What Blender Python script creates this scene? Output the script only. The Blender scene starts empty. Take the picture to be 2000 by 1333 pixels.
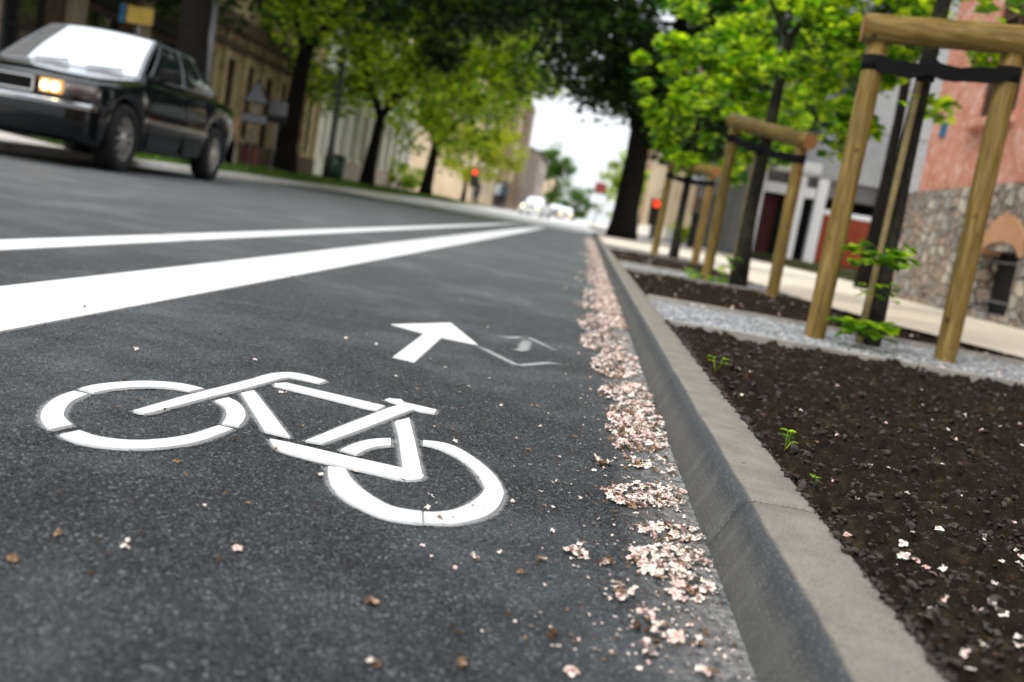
import bpy, bmesh, math, random
import numpy as np
from mathutils import Vector, Matrix
random.seed(7)
S = bpy.context.scene
COL = S.collection
R = math.radians
PI = math.pi

# ------------------------------------------------------------------ camera geometry
F, VPX, VPY, ROLL, H = 1944.0, 1146.0, 431.0, 9.8, 0.36
_Y = Vector(((VPX-1000)/F, -(VPY-666.5)/F, -1)).normalized()
_h = Vector((math.cos(R(ROLL)), -math.sin(R(ROLL)), 0))
_Z = _h.cross(_Y).normalized()
_X = _Y.cross(_Z)
CM = Matrix((_X, _Y, _Z))
def ground(px, py, z=0.0):
    d = CM @ Vector(((px-1000)/F, -(py-666.5)/F, -1)); t = (z-H)/d.z
    return Vector((d.x*t, d.y*t, z))
def atY(px, py, Y):
    d = CM @ Vector(((px-1000)/F, -(py-666.5)/F, -1)); t = Y/d.y
    return Vector((d.x*t, Y, H+d.z*t))

# ------------------------------------------------------------------ helpers
def link(o, parent=None):
    COL.objects.link(o)
    if parent is not None: o.parent = parent
    return o
def mesh_obj(name, bm, mats, parent=None, smooth=False, loc=None):
    me = bpy.data.meshes.new(name); bm.to_mesh(me); bm.free()
    if not isinstance(mats, (list, tuple)): mats = [mats]
    for m in mats: me.materials.append(m)
    if smooth: me.polygons.foreach_set('use_smooth', [True]*len(me.polygons))
    o = bpy.data.objects.new(name, me)
    if loc is not None: o.location = loc
    return link(o, parent)
def np_obj(name, V, Fc, mats, parent=None, smooth=False, midx=None, k=4):
    me = bpy.data.meshes.new(name)
    V = np.asarray(V, dtype=np.float32); Fc = np.asarray(Fc, dtype=np.int32)
    n = len(Fc)
    me.vertices.add(len(V)); me.vertices.foreach_set('co', V.ravel())
    me.loops.add(n*k); me.loops.foreach_set('vertex_index', Fc.ravel())
    me.polygons.add(n); me.polygons.foreach_set('loop_start', np.arange(0, n*k, k, dtype=np.int32))
    if not isinstance(mats, (list, tuple)): mats = [mats]
    for m in mats: me.materials.append(m)
    if midx is not None: me.polygons.foreach_set('material_index', np.asarray(midx, dtype=np.int32))
    me.polygons.foreach_set('use_smooth', np.full(n, smooth))
    me.update(calc_edges=True); me.validate()
    return link(bpy.data.objects.new(name, me), parent)
def empty(name, loc=(0,0,0), rz=0):
    o = bpy.data.objects.new(name, None); o.location = loc; o.rotation_euler = (0,0,rz)
    o.empty_display_size = .2
    return link(o)
def tag(o, label=None, cat=None, group=None, kind=None):
    if label: o['label'] = label
    if cat: o['category'] = cat
    if group: o['group'] = group
    if kind: o['kind'] = kind
    return o
def struct(o): o['kind'] = 'structure'; return o
def box(bm, x0, x1, y0, y1, z0, z1, bev=0, mi=0):
    r = bmesh.ops.create_cube(bm, size=1)
    for v in r['verts']:
        v.co = Vector(((x0+x1)/2+v.co.x*(x1-x0), (y0+y1)/2+v.co.y*(y1-y0), (z0+z1)/2+v.co.z*(z1-z0)))
    fs = set(f for v in r['verts'] for f in v.link_faces)
    for f in fs: f.material_index = mi
    if bev:
        es = set(e for v in r['verts'] for e in v.link_edges)
        bmesh.ops.bevel(bm, geom=list(es), offset=bev, segments=2, affect='EDGES', profile=.6)
def tube(bm, pts, rads, seg=8, cap=True, mi=0, wob=0, seed=0):
    rnd = random.Random(seed)
    rings = []; up = Vector((0,0,1))
    n = len(pts); pts = [Vector(p) for p in pts]
    prev = None
    for i, p in enumerate(pts):
        t = (pts[min(i+1,n-1)]-pts[max(i-1,0)]).normalized()
        a = prev if prev is not None else (Vector((1,0,0)) if abs(t.x) < .9 else Vector((0,1,0)))
        u = (a - t*a.dot(t)).normalized(); prev = u; w = t.cross(u)
        r = rads[i] if hasattr(rads, '__len__') else rads
        rings.append([bm.verts.new(p + (u*math.cos(2*PI*k/seg)+w*math.sin(2*PI*k/seg))*r*(1+wob*(rnd.random()-.5))) for k in range(seg)])
    for i in range(n-1):
        for k in range(seg):
            f = bm.faces.new((rings[i][k], rings[i][(k+1)%seg], rings[i+1][(k+1)%seg], rings[i+1][k])); f.material_index = mi; f.smooth = True
    if cap:
        f = bm.faces.new(list(reversed(rings[0]))); f.material_index = mi
        f = bm.faces.new(rings[-1]); f.material_index = mi

# ------------------------------------------------------------------ materials
class MT:
    def __init__(s, name):
        s.m = bpy.data.materials.new(name); s.m.use_nodes = True
        s.n = s.m.node_tree.nodes; s.l = s.m.node_tree.links
        s.b = s.n['Principled BSDF']; s.o = s.n['Material Output']
        s.tc = s.n.new('ShaderNodeTexCoord').outputs['Object']
    def noise(s, scale, det=4, rough=.6, vec=None, dist=0):
        t = s.n.new('ShaderNodeTexNoise'); t.inputs['Scale'].default_value = scale
        t.inputs['Detail'].default_value = det; t.inputs['Roughness'].default_value = rough
        t.inputs['Distortion'].default_value = dist
        s.l.new(vec or s.tc, t.inputs['Vector']); return t.outputs['Fac']
    def vor(s, scale, out='Distance', feat='F1', vec=None, rnd=1):
        t = s.n.new('ShaderNodeTexVoronoi'); t.feature = feat; t.inputs['Scale'].default_value = scale
        t.inputs['Randomness'].default_value = rnd
        s.l.new(vec or s.tc, t.inputs['Vector']); return t.outputs[out]
    def ramp(s, fac, stops):
        r = s.n.new('ShaderNodeValToRGB'); e = r.color_ramp.elements
        while len(e) < len(stops): e.new(.5)
        for i, (p, c) in enumerate(stops):
            e[i].position = p
            if not hasattr(c, '__len__'): c = (c,c,c)
            e[i].color = (*c[:3], 1)
        s.l.new(fac, r.inputs[0]); return r.outputs[0]
    def mix(s, fac, a, b, mode='MIX'):
        m = s.n.new('ShaderNodeMix'); m.data_type = 'RGBA'; m.blend_type = mode
        for sock, v in ((m.inputs[0], fac), (m.inputs[6], a), (m.inputs[7], b)):
            if isinstance(v, (int, float)):
                sock.default_value = v if sock == m.inputs[0] else (v,v,v,1)
            elif isinstance(v, tuple): sock.default_value = (*v[:3], 1)
            else: s.l.new(v, sock)
        return m.outputs[2]
    def math(s, op, a, b=0, c=0):
        m = s.n.new('ShaderNodeMath'); m.operation = op; m.use_clamp = False
        for i, v in enumerate((a, b, c)):
            if isinstance(v, (int, float)): m.inputs[i].default_value = v
            else: s.l.new(v, m.inputs[i])
        return m.outputs[0]
    def sep(s, vec=None):
        t = s.n.new('ShaderNodeSeparateXYZ'); s.l.new(vec or s.tc, t.inputs[0]); return t.outputs
    def mapr(s, v, a, b, c=0, d=1):
        t = s.n.new('ShaderNodeMapRange'); s.l.new(v, t.inputs[0])
        for i, q in enumerate((a,b,c,d)): t.inputs[i+1].default_value = q
        return t.outputs[0]
    def attr(s, name):
        t = s.n.new('ShaderNodeAttribute'); t.attribute_name = name; return t
    def base(s, c, rough=.7, spec=None, metal=0):
        if isinstance(c, tuple): s.b.inputs['Base Color'].default_value = (*c[:3], 1)
        else: s.l.new(c, s.b.inputs['Base Color'])
        if isinstance(rough, (int, float)): s.b.inputs['Roughness'].default_value = rough
        else: s.l.new(rough, s.b.inputs['Roughness'])
        if spec is not None: s.b.inputs['Specular IOR Level'].default_value = spec
        s.b.inputs['Metallic'].default_value = metal
        return s
    def bump(s, h, strength=.5, dist=.01):
        b = s.n.new('ShaderNodeBump'); b.inputs['Strength'].default_value = strength; b.inputs['Distance'].default_value = dist
        s.l.new(h, b.inputs['Height']); s.l.new(b.outputs[0], s.b.inputs['Normal']); return s

def simple(name, c, rough=.6, spec=.5, metal=0, var=.25, scale=6, bump=0, bscale=40, bdist=.01):
    t = MT(name); n = t.noise(scale, 5)
    lo = tuple(x*(1-var) for x in c); hi = tuple(min(1, x*(1+var)) for x in c)
    t.base(t.ramp(n, [(.3, lo), (.7, hi)]), rough, spec, metal)
    if bump: t.bump(t.noise(bscale, 5), bump, bdist)
    return t.m

def m_asphalt():
    t = MT('asphalt')
    c = t.vor(330, 'Color'); g = t.sep(c)[0]
    st = t.ramp(g, [(0, (.005,.006,.008)), (.4, (.007,.009,.011)), (.62, (.030,.034,.038)), (.86, (.11,.12,.128)), (.96, (.21,.23,.24)), (1, (.42,.44,.44))])
    fine = t.noise(520, 4, .75)
    st = t.mix(.56, st, t.ramp(fine, [(.44, (.003,.0035,.004)), (.62, (.125,.135,.142))]))
    big = t.noise(1.7, 5, .65); mid = t.noise(9, 4, .6)
    hz = t.math('MULTIPLY', t.mapr(big, .46, .66, 0, .75), t.mapr(t.noise(700, 3, .7), .42, .60, 0, 1))
    st = t.mix(hz, st, (.20,.225,.24))
    st = t.mix(t.mapr(mid, .45, .75, 0, .4), st, (.012,.014,.017))
    # pale tyre-worn streaks running along the lane
    mp = t.n.new('ShaderNodeMapping'); mp.inputs['Scale'].default_value = (6, .5, 1); mp.inputs['Rotation'].default_value = (0,0,R(14)); t.l.new(t.tc, mp.inputs[0])
    sk = t.noise(1.6, 5, .6, mp.outputs[0])
    st = t.mix(t.math('MULTIPLY', t.mapr(sk, .55, .75, 0, .28), t.mapr(fine, .45, .6, 0, 1)), st, (.15,.16,.17))
    st = t.mix(t.mapr(t.noise(2.6, 5, .7, mp.outputs[0]), .60, .75, 0, .3), st, (.050,.034,.024))
    # pale mineral dust swept against the kerb
    x, y, z = t.sep()
    d = t.math('MULTIPLY', t.mapr(x, .10, .205, 0, 1), t.mapr(t.noise(60, 5, .7), .36, .6, 0, 1))
    st = t.mix(t.math('MULTIPLY', d, .85), st, (.42,.41,.395))
    t.base(st, t.mapr(fine, .3, .7, .42, .62))
    t.l.new(t.mapr(y, 1.6, 9, .18, .95), t.b.inputs['Specular IOR Level'])  # specular raised with distance, a grazing sheen set into the lane
    h = t.math('ADD', t.math('MULTIPLY', t.vor(330), -.8), t.math('MULTIPLY', fine, .7))
    h = t.math('MULTIPLY', h, t.mapr(y, 1.5, 8, 1, .12))     # grain bump fades with distance to build sheen into the far lane
    t.bump(h, 1.0, .0035)
    return t.m
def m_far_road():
    t = MT('sunlit_pale_road'); n = t.noise(.5, 5)  # pale colour stands in for sunlight on the far street
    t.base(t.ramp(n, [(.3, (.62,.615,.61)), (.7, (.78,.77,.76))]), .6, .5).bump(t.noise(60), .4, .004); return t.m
def m_paint():
    t = MT('white_road_paint')
    n = t.noise(7, 6, .7); f = t.noise(190, 3, .7)
    c = t.mix(t.mapr(n, .5, .8, 0, .35), (.70,.71,.705), (.52,.53,.52))
    c = t.mix(t.mapr(f, .56, .68, 0, .5), c, (.34,.35,.35))
    t.base(c, .55, .4).bump(t.noise(260, 3), .35, .0015); return t.m
def m_fade(name, strength, lo, hi, col=(.55,.56,.56)):
    t = MT(name); t.base(col, .8)
    a = t.attr('cov').outputs['Fac']
    n = t.math('ADD', t.math('MULTIPLY', t.noise(330, 3, .7), .7), t.math('MULTIPLY', t.noise(24, 4), .3))
    k = t.math('MULTIPLY', t.mapr(t.math('SUBTRACT', t.math('ADD', a, n), 1.0), lo, hi, 0, 1), strength)
    t.l.new(k, t.b.inputs['Alpha']); return t.m
def m_kerb():
    t = MT('kerb_concrete')
    x, y, z = t.sep()
    n = t.noise(14, 6, .65); f = t.noise(300, 4, .7); big = t.noise(3.2, 5, .6)
    c = t.ramp(n, [(.3, (.185,.168,.138)), (.7, (.29,.265,.222))])
    c = t.mix(t.mapr(f, .52, .66, 0, .55), c, (.085,.08,.07))
    c = t.mix(t.mapr(f, .30, .40, .3, 0), c, (.36,.35,.33))
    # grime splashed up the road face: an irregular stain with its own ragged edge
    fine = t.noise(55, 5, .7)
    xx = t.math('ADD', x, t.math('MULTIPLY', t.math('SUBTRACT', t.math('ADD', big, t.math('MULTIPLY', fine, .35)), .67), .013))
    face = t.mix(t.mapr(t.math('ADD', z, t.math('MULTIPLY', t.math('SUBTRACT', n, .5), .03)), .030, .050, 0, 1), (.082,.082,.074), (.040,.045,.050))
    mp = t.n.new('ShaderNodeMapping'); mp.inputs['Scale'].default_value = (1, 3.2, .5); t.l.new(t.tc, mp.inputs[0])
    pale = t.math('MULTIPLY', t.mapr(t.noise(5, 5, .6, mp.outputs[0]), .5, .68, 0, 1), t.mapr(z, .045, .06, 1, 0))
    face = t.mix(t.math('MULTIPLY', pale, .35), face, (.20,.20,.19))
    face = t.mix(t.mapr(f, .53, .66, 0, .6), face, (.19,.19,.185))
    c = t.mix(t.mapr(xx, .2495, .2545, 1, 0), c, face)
    zz = x
    gr = t.vor(380, 'Distance'); gc = t.sep(t.vor(380, 'Color'))[0]
    c = t.mix(t.math('MULTIPLY', t.mapr(gr, .22, .34, 1, 0), t.mapr(gc, .45, .55, 0, .6)), c, (.035,.033,.03))
    c = t.mix(t.math('MULTIPLY', t.mapr(gr, .22, .34, 1, 0), t.mapr(gc, .12, .16, .55, 0)), c, (.45,.44,.41))
    sp = t.vor(45, 'Distance'); sr = t.noise(9, 2)
    spots = t.math('MULTIPLY', t.mapr(sp, .10, .16, 1, 0), t.mapr(sr, .56, .62, 0, 1))
    c = t.mix(spots, c, (.05,.04,.03))
    t.base(c, t.mapr(zz, .25, .265, .5, .8), .4)
    t.bump(t.math('ADD', t.math('ADD', f, t.math('MULTIPLY', t.noise(70, 4), .15)), t.math('MULTIPLY', t.noise(700, 2), .8)), .8, .0022)
    return t.m
def m_soil():
    t = MT('soil')
    n = t.noise(26, 7, .75); f = t.noise(260, 4, .7)
    c = t.ramp(n, [(.3, (.006,.0042,.0026)), (.55, (.026,.018,.010)), (.75, (.080,.056,.033))])
    c = t.mix(t.mapr(f, .6, .75, 0, .5), c, (.09,.07,.05))
    t.base(c, .95, .1).bump(t.math('ADD', n, t.math('MULTIPLY', f, .5)), 1.0, .01); return t.m
def m_gravel():
    t = MT('gravel')
    v = t.vor(70, 'Color'); g = t.sep(v)[0]
    c = t.ramp(g, [(0, (.13,.14,.15)), (.6, (.29,.305,.325)), (1, (.6,.61,.62))])
    t.base(c, .8, .3).bump(t.math('MULTIPLY', t.vor(70), -1), .9, .01); return t.m
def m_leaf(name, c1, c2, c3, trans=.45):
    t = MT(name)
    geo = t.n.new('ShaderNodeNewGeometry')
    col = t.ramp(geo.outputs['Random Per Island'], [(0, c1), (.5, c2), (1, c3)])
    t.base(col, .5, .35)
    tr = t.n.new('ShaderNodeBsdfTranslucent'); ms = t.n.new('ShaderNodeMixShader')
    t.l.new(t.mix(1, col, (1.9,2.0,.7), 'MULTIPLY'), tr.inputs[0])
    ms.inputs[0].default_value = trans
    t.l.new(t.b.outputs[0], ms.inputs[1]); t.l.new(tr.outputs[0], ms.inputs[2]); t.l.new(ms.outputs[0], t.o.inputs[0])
    return t.m
def m_bark(name, a, b, moss=None, sc=1):
    t = MT(name)
    mp = t.n.new('ShaderNodeMapping'); mp.inputs['Scale'].default_value = (1, 1, .25); t.l.new(t.tc, mp.inputs[0])
    n = t.noise(22*sc, 6, .7, mp.outputs[0])
    c = t.ramp(n, [(.35, a), (.65, b)])
    if moss: c = t.mix(t.mapr(t.noise(3*sc, 4), .48, .62, 0, .7), c, moss)
    t.base(c, .9, .2).bump(n, .9, .03/sc); return t.m
def m_wood(name='pale_treated_wood', sc=(1,1,.08), k_=1.0):
    t = MT(name)
    mp = t.n.new('ShaderNodeMapping'); mp.inputs['Scale'].default_value = sc; t.l.new(t.tc, mp.inputs[0])
    n = t.noise(60, 5, .6, mp.outputs[0]); k = t.vor(9, 'Distance', vec=None)
    c = t.ramp(n, [(.3, (.095,.058,.012)), (.5, (.20,.130,.030)), (.72, (.33,.235,.08))])
    c = t.mix(t.mapr(k, .07, .15, .85, 0), c, (.05,.022,.008))
    c = t.mix(t.mapr(t.noise(14, 5, .7, mp.outputs[0]), .56, .66, 0, .5), c, (.07,.045,.014))
    c = t.mix(t.mapr(t.noise(2.5, 3), .5, .7, 0, .4), c, (.10,.085,.02))
    t.base(c, .65, .3).bump(n, .4, .004); return t.m
def m_stone(name='rubble_stone'):
    t = MT(name)
    wv = t.n.new('ShaderNodeMapping'); wv.inputs['Scale'].default_value = (1,1,1.3); t.l.new(t.tc, wv.inputs[0])
    cc = t.vor(6.5, 'Color', vec=wv.outputs[0]); e = t.vor(6.5, 'Distance', 'DISTANCE_TO_EDGE', vec=wv.outputs[0])
    r = t.sep(cc)
    c = t.ramp(r[0], [(0, (.16,.15,.14)), (.3, (.32,.25,.19)), (.55, (.46,.31,.23)), (.75, (.26,.28,.28)), (1, (.66,.57,.47))])
    c = t.mix(.35, c, t.ramp(t.noise(20, 5), [(.35, (.05,.042,.034)), (.65, (.58,.48,.38))]))
    c = t.mix(t.mapr(e, .02, .06, 1, 0), c, (.07,.06,.05))
    t.base(c, .85, .3).bump(t.mapr(e, 0, .12, 0, 1), .8, .03); return t.m
def m_stucco(name, a, b, patch=None, sc=1):
    t = MT(name)
    n = t.noise(2.5*sc, 7, .7); f = t.noise(40*sc, 5, .7)
    c = t.ramp(n, [(.35, a), (.65, b)])
    if patch: c = t.mix(t.mapr(t.noise(7*sc, 6, .7), .52, .6, 0, .7), c, patch)
    c = t.mix(t.mapr(f, .5, .75, 0, .3), c, tuple(x*.55 for x in a))
    t.base(c, .9, .2).bump(t.math('ADD', n, f), .6, .01); return t.m
def m_glass(name, tint=(.02,.025,.028), ior=1.6, rough=.04):
    t = MT(name); t.base(tint, rough, .5); t.b.inputs['IOR'].default_value = ior
    t.b.inputs['Coat Weight'].default_value = .6; return t.m
def m_emit(name, c, s):
    t = MT(name); t.base(c, .4); t.b.inputs['Emission Color'].default_value = (*c, 1); t.b.inputs['Emission Strength'].default_value = s; return t.m
def m_petal(name, a, b):
    t = MT(name)
    geo = t.n.new('ShaderNodeObjectInfo')
    n = t.noise(90, 3, .6)
    c = t.ramp(n, [(.35, a), (.7, b)])
    t.base(c, .6, .3)
    t.b.inputs['Subsurface Weight'].default_value = .0
    return t.m
def m_carpaint(name, c):
    t = MT(name); t.base(c, .06, .34); t.b.inputs['Coat Weight'].default_value = 0; t.b.inputs['Coat Roughness'].default_value = .03
    d = t.noise(3, 4); t.bump(d, .02, .01)
    return t.m

M = dict(
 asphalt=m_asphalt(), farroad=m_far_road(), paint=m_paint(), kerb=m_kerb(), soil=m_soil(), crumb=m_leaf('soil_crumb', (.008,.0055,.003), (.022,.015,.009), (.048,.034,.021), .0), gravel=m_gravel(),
 spray=m_fade('faint_paint_overspray', .36, .02, .22), old=m_fade('worn_off_paint', .5, -.2, .35, (.62,.64,.64)),
 path=simple('sand_pavement', (.76,.67,.56), .85, .3, var=.12, scale=1.5, bump=.4, bscale=90, bdist=.004),
 pave=simple('pale_pavement', (.74,.70,.64), .8, .3, var=.15, scale=1.2, bump=.4, bscale=40, bdist=.006),
 edging=simple('concrete_edging', (.30,.285,.25), .85, .3, var=.25, scale=8, bump=.4, bscale=120, bdist=.004),
 farkerb=simple('granite_kerb', (.55,.52,.48), .7, .3, var=.2, scale=3, bump=.3),
 ground=simple('bare_ground', (.16,.14,.11), .95, .2, var=.3, scale=.4, bump=.4),
 grass=simple('verge_turf', (.07,.12,.025), .9, .2, var=.4, scale=5, bump=.9, bscale=60, bdist=.03),
 blade=m_leaf('grass_blade', (.05,.11,.015), (.09,.17,.02), (.14,.22,.04), .3),
 leaf_y=m_leaf('young_leaf', (.010,.06,.004), (.12,.27,.008), (.56,.68,.03), .5),
 leaf_l=m_leaf('lime_leaf', (.012,.05,.004), (.16,.27,.012), (.58,.64,.05), .5),
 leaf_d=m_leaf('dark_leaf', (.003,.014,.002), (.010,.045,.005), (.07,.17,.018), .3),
 leaf_yel=m_leaf('yellow_leaf', (.16,.20,.01), (.30,.32,.015), (.40,.40,.03), .45),
 leaf_m=m_leaf('mid_leaf', (.03,.08,.015), (.06,.13,.02), (.10,.19,.03), .4),
 hedge=m_leaf('hedge_leaf', (.15,.21,.01), (.26,.33,.015), (.36,.42,.02), .4),
 bark=m_bark('dark_bark', (.003,.0025,.002), (.014,.011,.009)),
 bark_y=m_bark('young_bark', (.008,.007,.006), (.032,.029,.023), (.045,.05,.022), 4),
 wood=m_wood(), cut=simple('sawn_end_grain', (.30,.15,.06), .7, .3, var=.45, scale=70), woodx=m_wood('peeled_crossbar_wood', (.08,1,1)), cane=simple('split_cane', (.24,.185,.075), .6, .4, var=.25, scale=25, bump=.3),
 rubber=simple('black_rubber_strap', (.005,.005,.006), .8, .15, bump=.3, bscale=200, bdist=.002),
 petal=m_petal('blossom_petal', (.84,.71,.62), (.88,.83,.76)), petal_p=m_petal('pink_blossom_petal', (.72,.48,.42), (.82,.70,.62)),
 petal_b=m_petal('browned_petal', (.12,.065,.03), (.42,.28,.17)), pc=m_petal('blossom_throat', (.62,.10,.16), (.72,.30,.22)),
 pcy=m_petal('yellow_throat', (.70,.42,.10), (.75,.55,.2)),
 husk=simple('brown_husk', (.075,.042,.022), .8, .2, var=.5, scale=120),
 black=m_carpaint('black_car_paint', (.004,.006,.007)), whitecar=m_carpaint('white_car_paint', (.80,.82,.83)), greycar=m_carpaint('grey_car_paint', (.35,.37,.39)),
 bluecar=m_carpaint('pale_cream_car_paint', (.62,.56,.5)),
 trim=simple('black_plastic', (.006,.006,.007), .55, .15), chrome=simple('brushed_metal', (.55,.56,.58), .22, .5, 1, var=.1),
 alloy=simple('alloy_wheel_metal', (.70,.69,.68), .25, .5, .9, var=.15), tyre=simple('tyre_rubber', (.012,.012,.012), .85, .3),
 cglass=m_glass('car_glass', (.010,.016,.016), 1.65, .03), wglass=simple('reflecting_windscreen', (.80,.86,.88), .06, .5, .85, var=.03),
 head=m_emit('lit_headlight', (.9,.42,.10), .55), headw=m_emit('lit_bulb', (1,.80,.38), 7), lens=m_glass('clear_lens', (.10,.07,.055), 1.5, .12),
 tail=m_glass('red_tail_lens', (.25,.01,.01), 1.5, .1),
 under=simple('underbody', (.01,.01,.01), .95, .1),
 pink=m_stucco('weathered_pink_plaster', (.50,.18,.11), (.66,.33,.24), (.74,.54,.46), 1.5), stone=m_stone(),
 orange=m_stucco('orange_plaster_arch', (.50,.26,.14), (.60,.34,.19)),
 white=m_stucco('pale_grey_render', (.32,.33,.345), (.39,.40,.415)), soffit=simple('grey_soffit', (.20,.20,.205), .8, .2, var=.1),
 col=simple('white_column_paint', (.78,.80,.82), .6, .3, var=.08), reddoor=simple('dark_red_door', (.10,.008,.008), .4, .4),
 brickr=m_stucco('rust_red_panel', (.22,.045,.022), (.30,.065,.03)), dark=simple('dark_opening', (.012,.012,.012), .7, .3),
 win=m_glass('window_glass', (.02,.022,.024), 1.5, .06), frame=simple('brown_window_frame', (.08,.04,.025), .6, .3),
 framew=simple('white_window_frame', (.55,.54,.5), .6, .3),
 brownf=m_stucco('sooty_ochre_facade', (.34,.25,.15), (.66,.51,.33), (.76,.62,.44), .9),
 cornice=m_stucco('dark_cornice', (.07,.05,.035), (.14,.10,.065)), ocre=m_stucco('ochre_facade', (.30,.25,.17), (.42,.35,.25), None, .5),
 cream=m_stucco('cream_facade', (.72,.69,.62), (.82,.79,.71), None, .4), creamd=m_stucco('pinkish_stone_base', (.36,.30,.26), (.46,.38,.33), None, .6),
 beige=m_stucco('beige_facade', (.42,.33,.22), (.56,.45,.31), None, .3), tan=m_stucco('tan_facade', (.17,.12,.08), (.42,.28,.17), (.16,.155,.15), .3),
 roof=simple('grey_roof', (.12,.11,.11), .7, .3), metal=simple('grey_metal', (.30,.31,.33), .45, .5, .6, var=.1), dmetal=simple('dark_metal', (.02,.022,.02), .5, .4),
 green=simple('green_bin_plastic', (.02,.07,.04), .5, .4), red=m_emit('red_lamp', (1,.06,.02), 1.3), off=simple('dark_lens', (.02,.03,.02), .3),
 signw=simple('pale_sign_face', (.62,.66,.70), .5, .4, var=.06), signy=simple('yellow_sign_face', (.55,.38,.08), .6, .3, var=.1), signb=simple('blue_sign_face', (.03,.13,.25), .5, .4),
 awning=simple('striped_awning_cloth', (.40,.36,.30), .8, .2, var=.25, scale=14), cloth_b=simple('blue_jacket', (.04,.07,.12), .85, .2), cloth_d=simple('dark_trousers', (.02,.022,.03), .9, .2),
 cloth_w=simple('grey_coat', (.45,.47,.5), .85, .2), skin=simple('skin', (.45,.27,.19), .6, .3, var=.05), hair=simple('dark_hair', (.02,.014,.01), .7, .3),
 redb=simple('red_plastic', (.20,.03,.03), .5, .4), mossy=simple('mossy_low_wall', (.085,.095,.045), .95, .2, var=.4, scale=8, bump=.7),
)

# ------------------------------------------------------------------ noise (numpy)
def h2(ix, iy, s):
    a = (ix.astype(np.int64)*374761393 + iy.astype(np.int64)*668265263 + s*974634777) & 0xffffffff
    a = ((a ^ (a >> 13))*1274126177) & 0xffffffff
    return ((a ^ (a >> 16)) & 0xffff)/65535.0
def vn(x, y, s=0):
    ix, iy = np.floor(x), np.floor(y); fx, fy = x-ix, y-iy
    fx = fx*fx*(3-2*fx); fy = fy*fy*(3-2*fy)
    a, b, c, d = h2(ix,iy,s), h2(ix+1,iy,s), h2(ix,iy+1,s), h2(ix+1,iy+1,s)
    return (a*(1-fx)+b*fx)*(1-fy)+(c*(1-fx)+d*fx)*fy
def fbm(x, y, s=0, o=4, g=.5):
    r = 0; a = 1; t = 0
    for i in range(o): r = r+a*vn(x*2**i, y*2**i, s+i*17); t += a; a *= g
    return r/t
def worley(x, y, s=0):
    ix, iy = np.floor(x), np.floor(y); best = np.full(x.shape, 9.); bid = np.zeros(x.shape)
    for dx in (-1,0,1):
        for dy in (-1,0,1):
            cx, cy = ix+dx, iy+dy
            px = cx+h2(cx,cy,s); py = cy+h2(cx,cy,s+5)
            d = np.hypot(x-px, y-py); m = d < best
            best = np.where(m, d, best); bid = np.where(m, h2(cx,cy,s+9), bid)
    return best, bid
def grid_obj(name, xs, ys, hf, mat, smooth=True, xf=None):
    Xg, Yg = np.meshgrid(xs, ys)
    if xf is not None: Xg, Yg = xf(Xg, Yg)
    Zg = hf(Xg, Yg)
    V = np.stack([Xg.ravel(), Yg.ravel(), Zg.ravel()], 1)
    nx, ny = len(xs), len(ys)
    i = (np.arange(ny-1)[:,None]*nx + np.arange(nx-1)[None,:]).ravel()
    Fc = np.stack([i, i+1, i+1+nx, i+nx], 1)
    return np_obj(name, V, Fc, mat, smooth=smooth)

# ------------------------------------------------------------------ ground, road
bm = bmesh.new()
vs = [bm.verts.new(p) for p in ((-600,-200,-.06),(600,-200,-.06),(600,1500,-.06),(-600,1500,-.06))]
bm.faces.new(vs); struct(mesh_obj('ground', bm, M['ground']))

def geo_steps(a, b, k, p=1.15, mn=.0034):
    out = [a]
    while out[-1] < b: out.append(out[-1]+max(mn, k*out[-1]**p))
    out[-1] = b; return np.array(out)
ys = np.concatenate([np.arange(-6, .5, .5), geo_steps(.5, 8, .0029, 1.15, .0026), np.arange(8.3, 27, .6), [27]])
xs = np.concatenate([np.arange(-7.2, -1.8, .3), np.arange(-1.8, -1.1, .012), np.arange(-1.1, .2075, .0031), [.2078, .24]])
def road_h(x, y):
    d, i = worley(x/.0065, y/.0065, 3)
    st = np.sqrt(np.clip(.7-d, 0, 1))*(.0004+.0046*i*i)
    a = st + (fbm(x/.02, y/.02, 8, 4)-.5)*.0022
    fade = np.clip((7-y)/5, 0, 1)*np.clip((x+1.75)/.5, 0, 1)*np.clip((y-.5)/.05, 0, 1)
    return a*fade*.9 - .0015*fade
struct(grid_obj('road', xs, ys, road_h, M['asphalt']))
# road and junction beyond the asphalt, sunlight put into their paler colour
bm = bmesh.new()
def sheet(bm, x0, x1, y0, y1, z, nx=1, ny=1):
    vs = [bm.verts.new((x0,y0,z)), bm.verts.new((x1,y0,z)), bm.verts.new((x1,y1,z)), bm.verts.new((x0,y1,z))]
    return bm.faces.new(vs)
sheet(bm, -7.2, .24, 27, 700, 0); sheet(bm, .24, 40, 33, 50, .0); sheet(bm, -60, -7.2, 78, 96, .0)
struct(mesh_obj('far_road', bm, M['farroad']))

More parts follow.
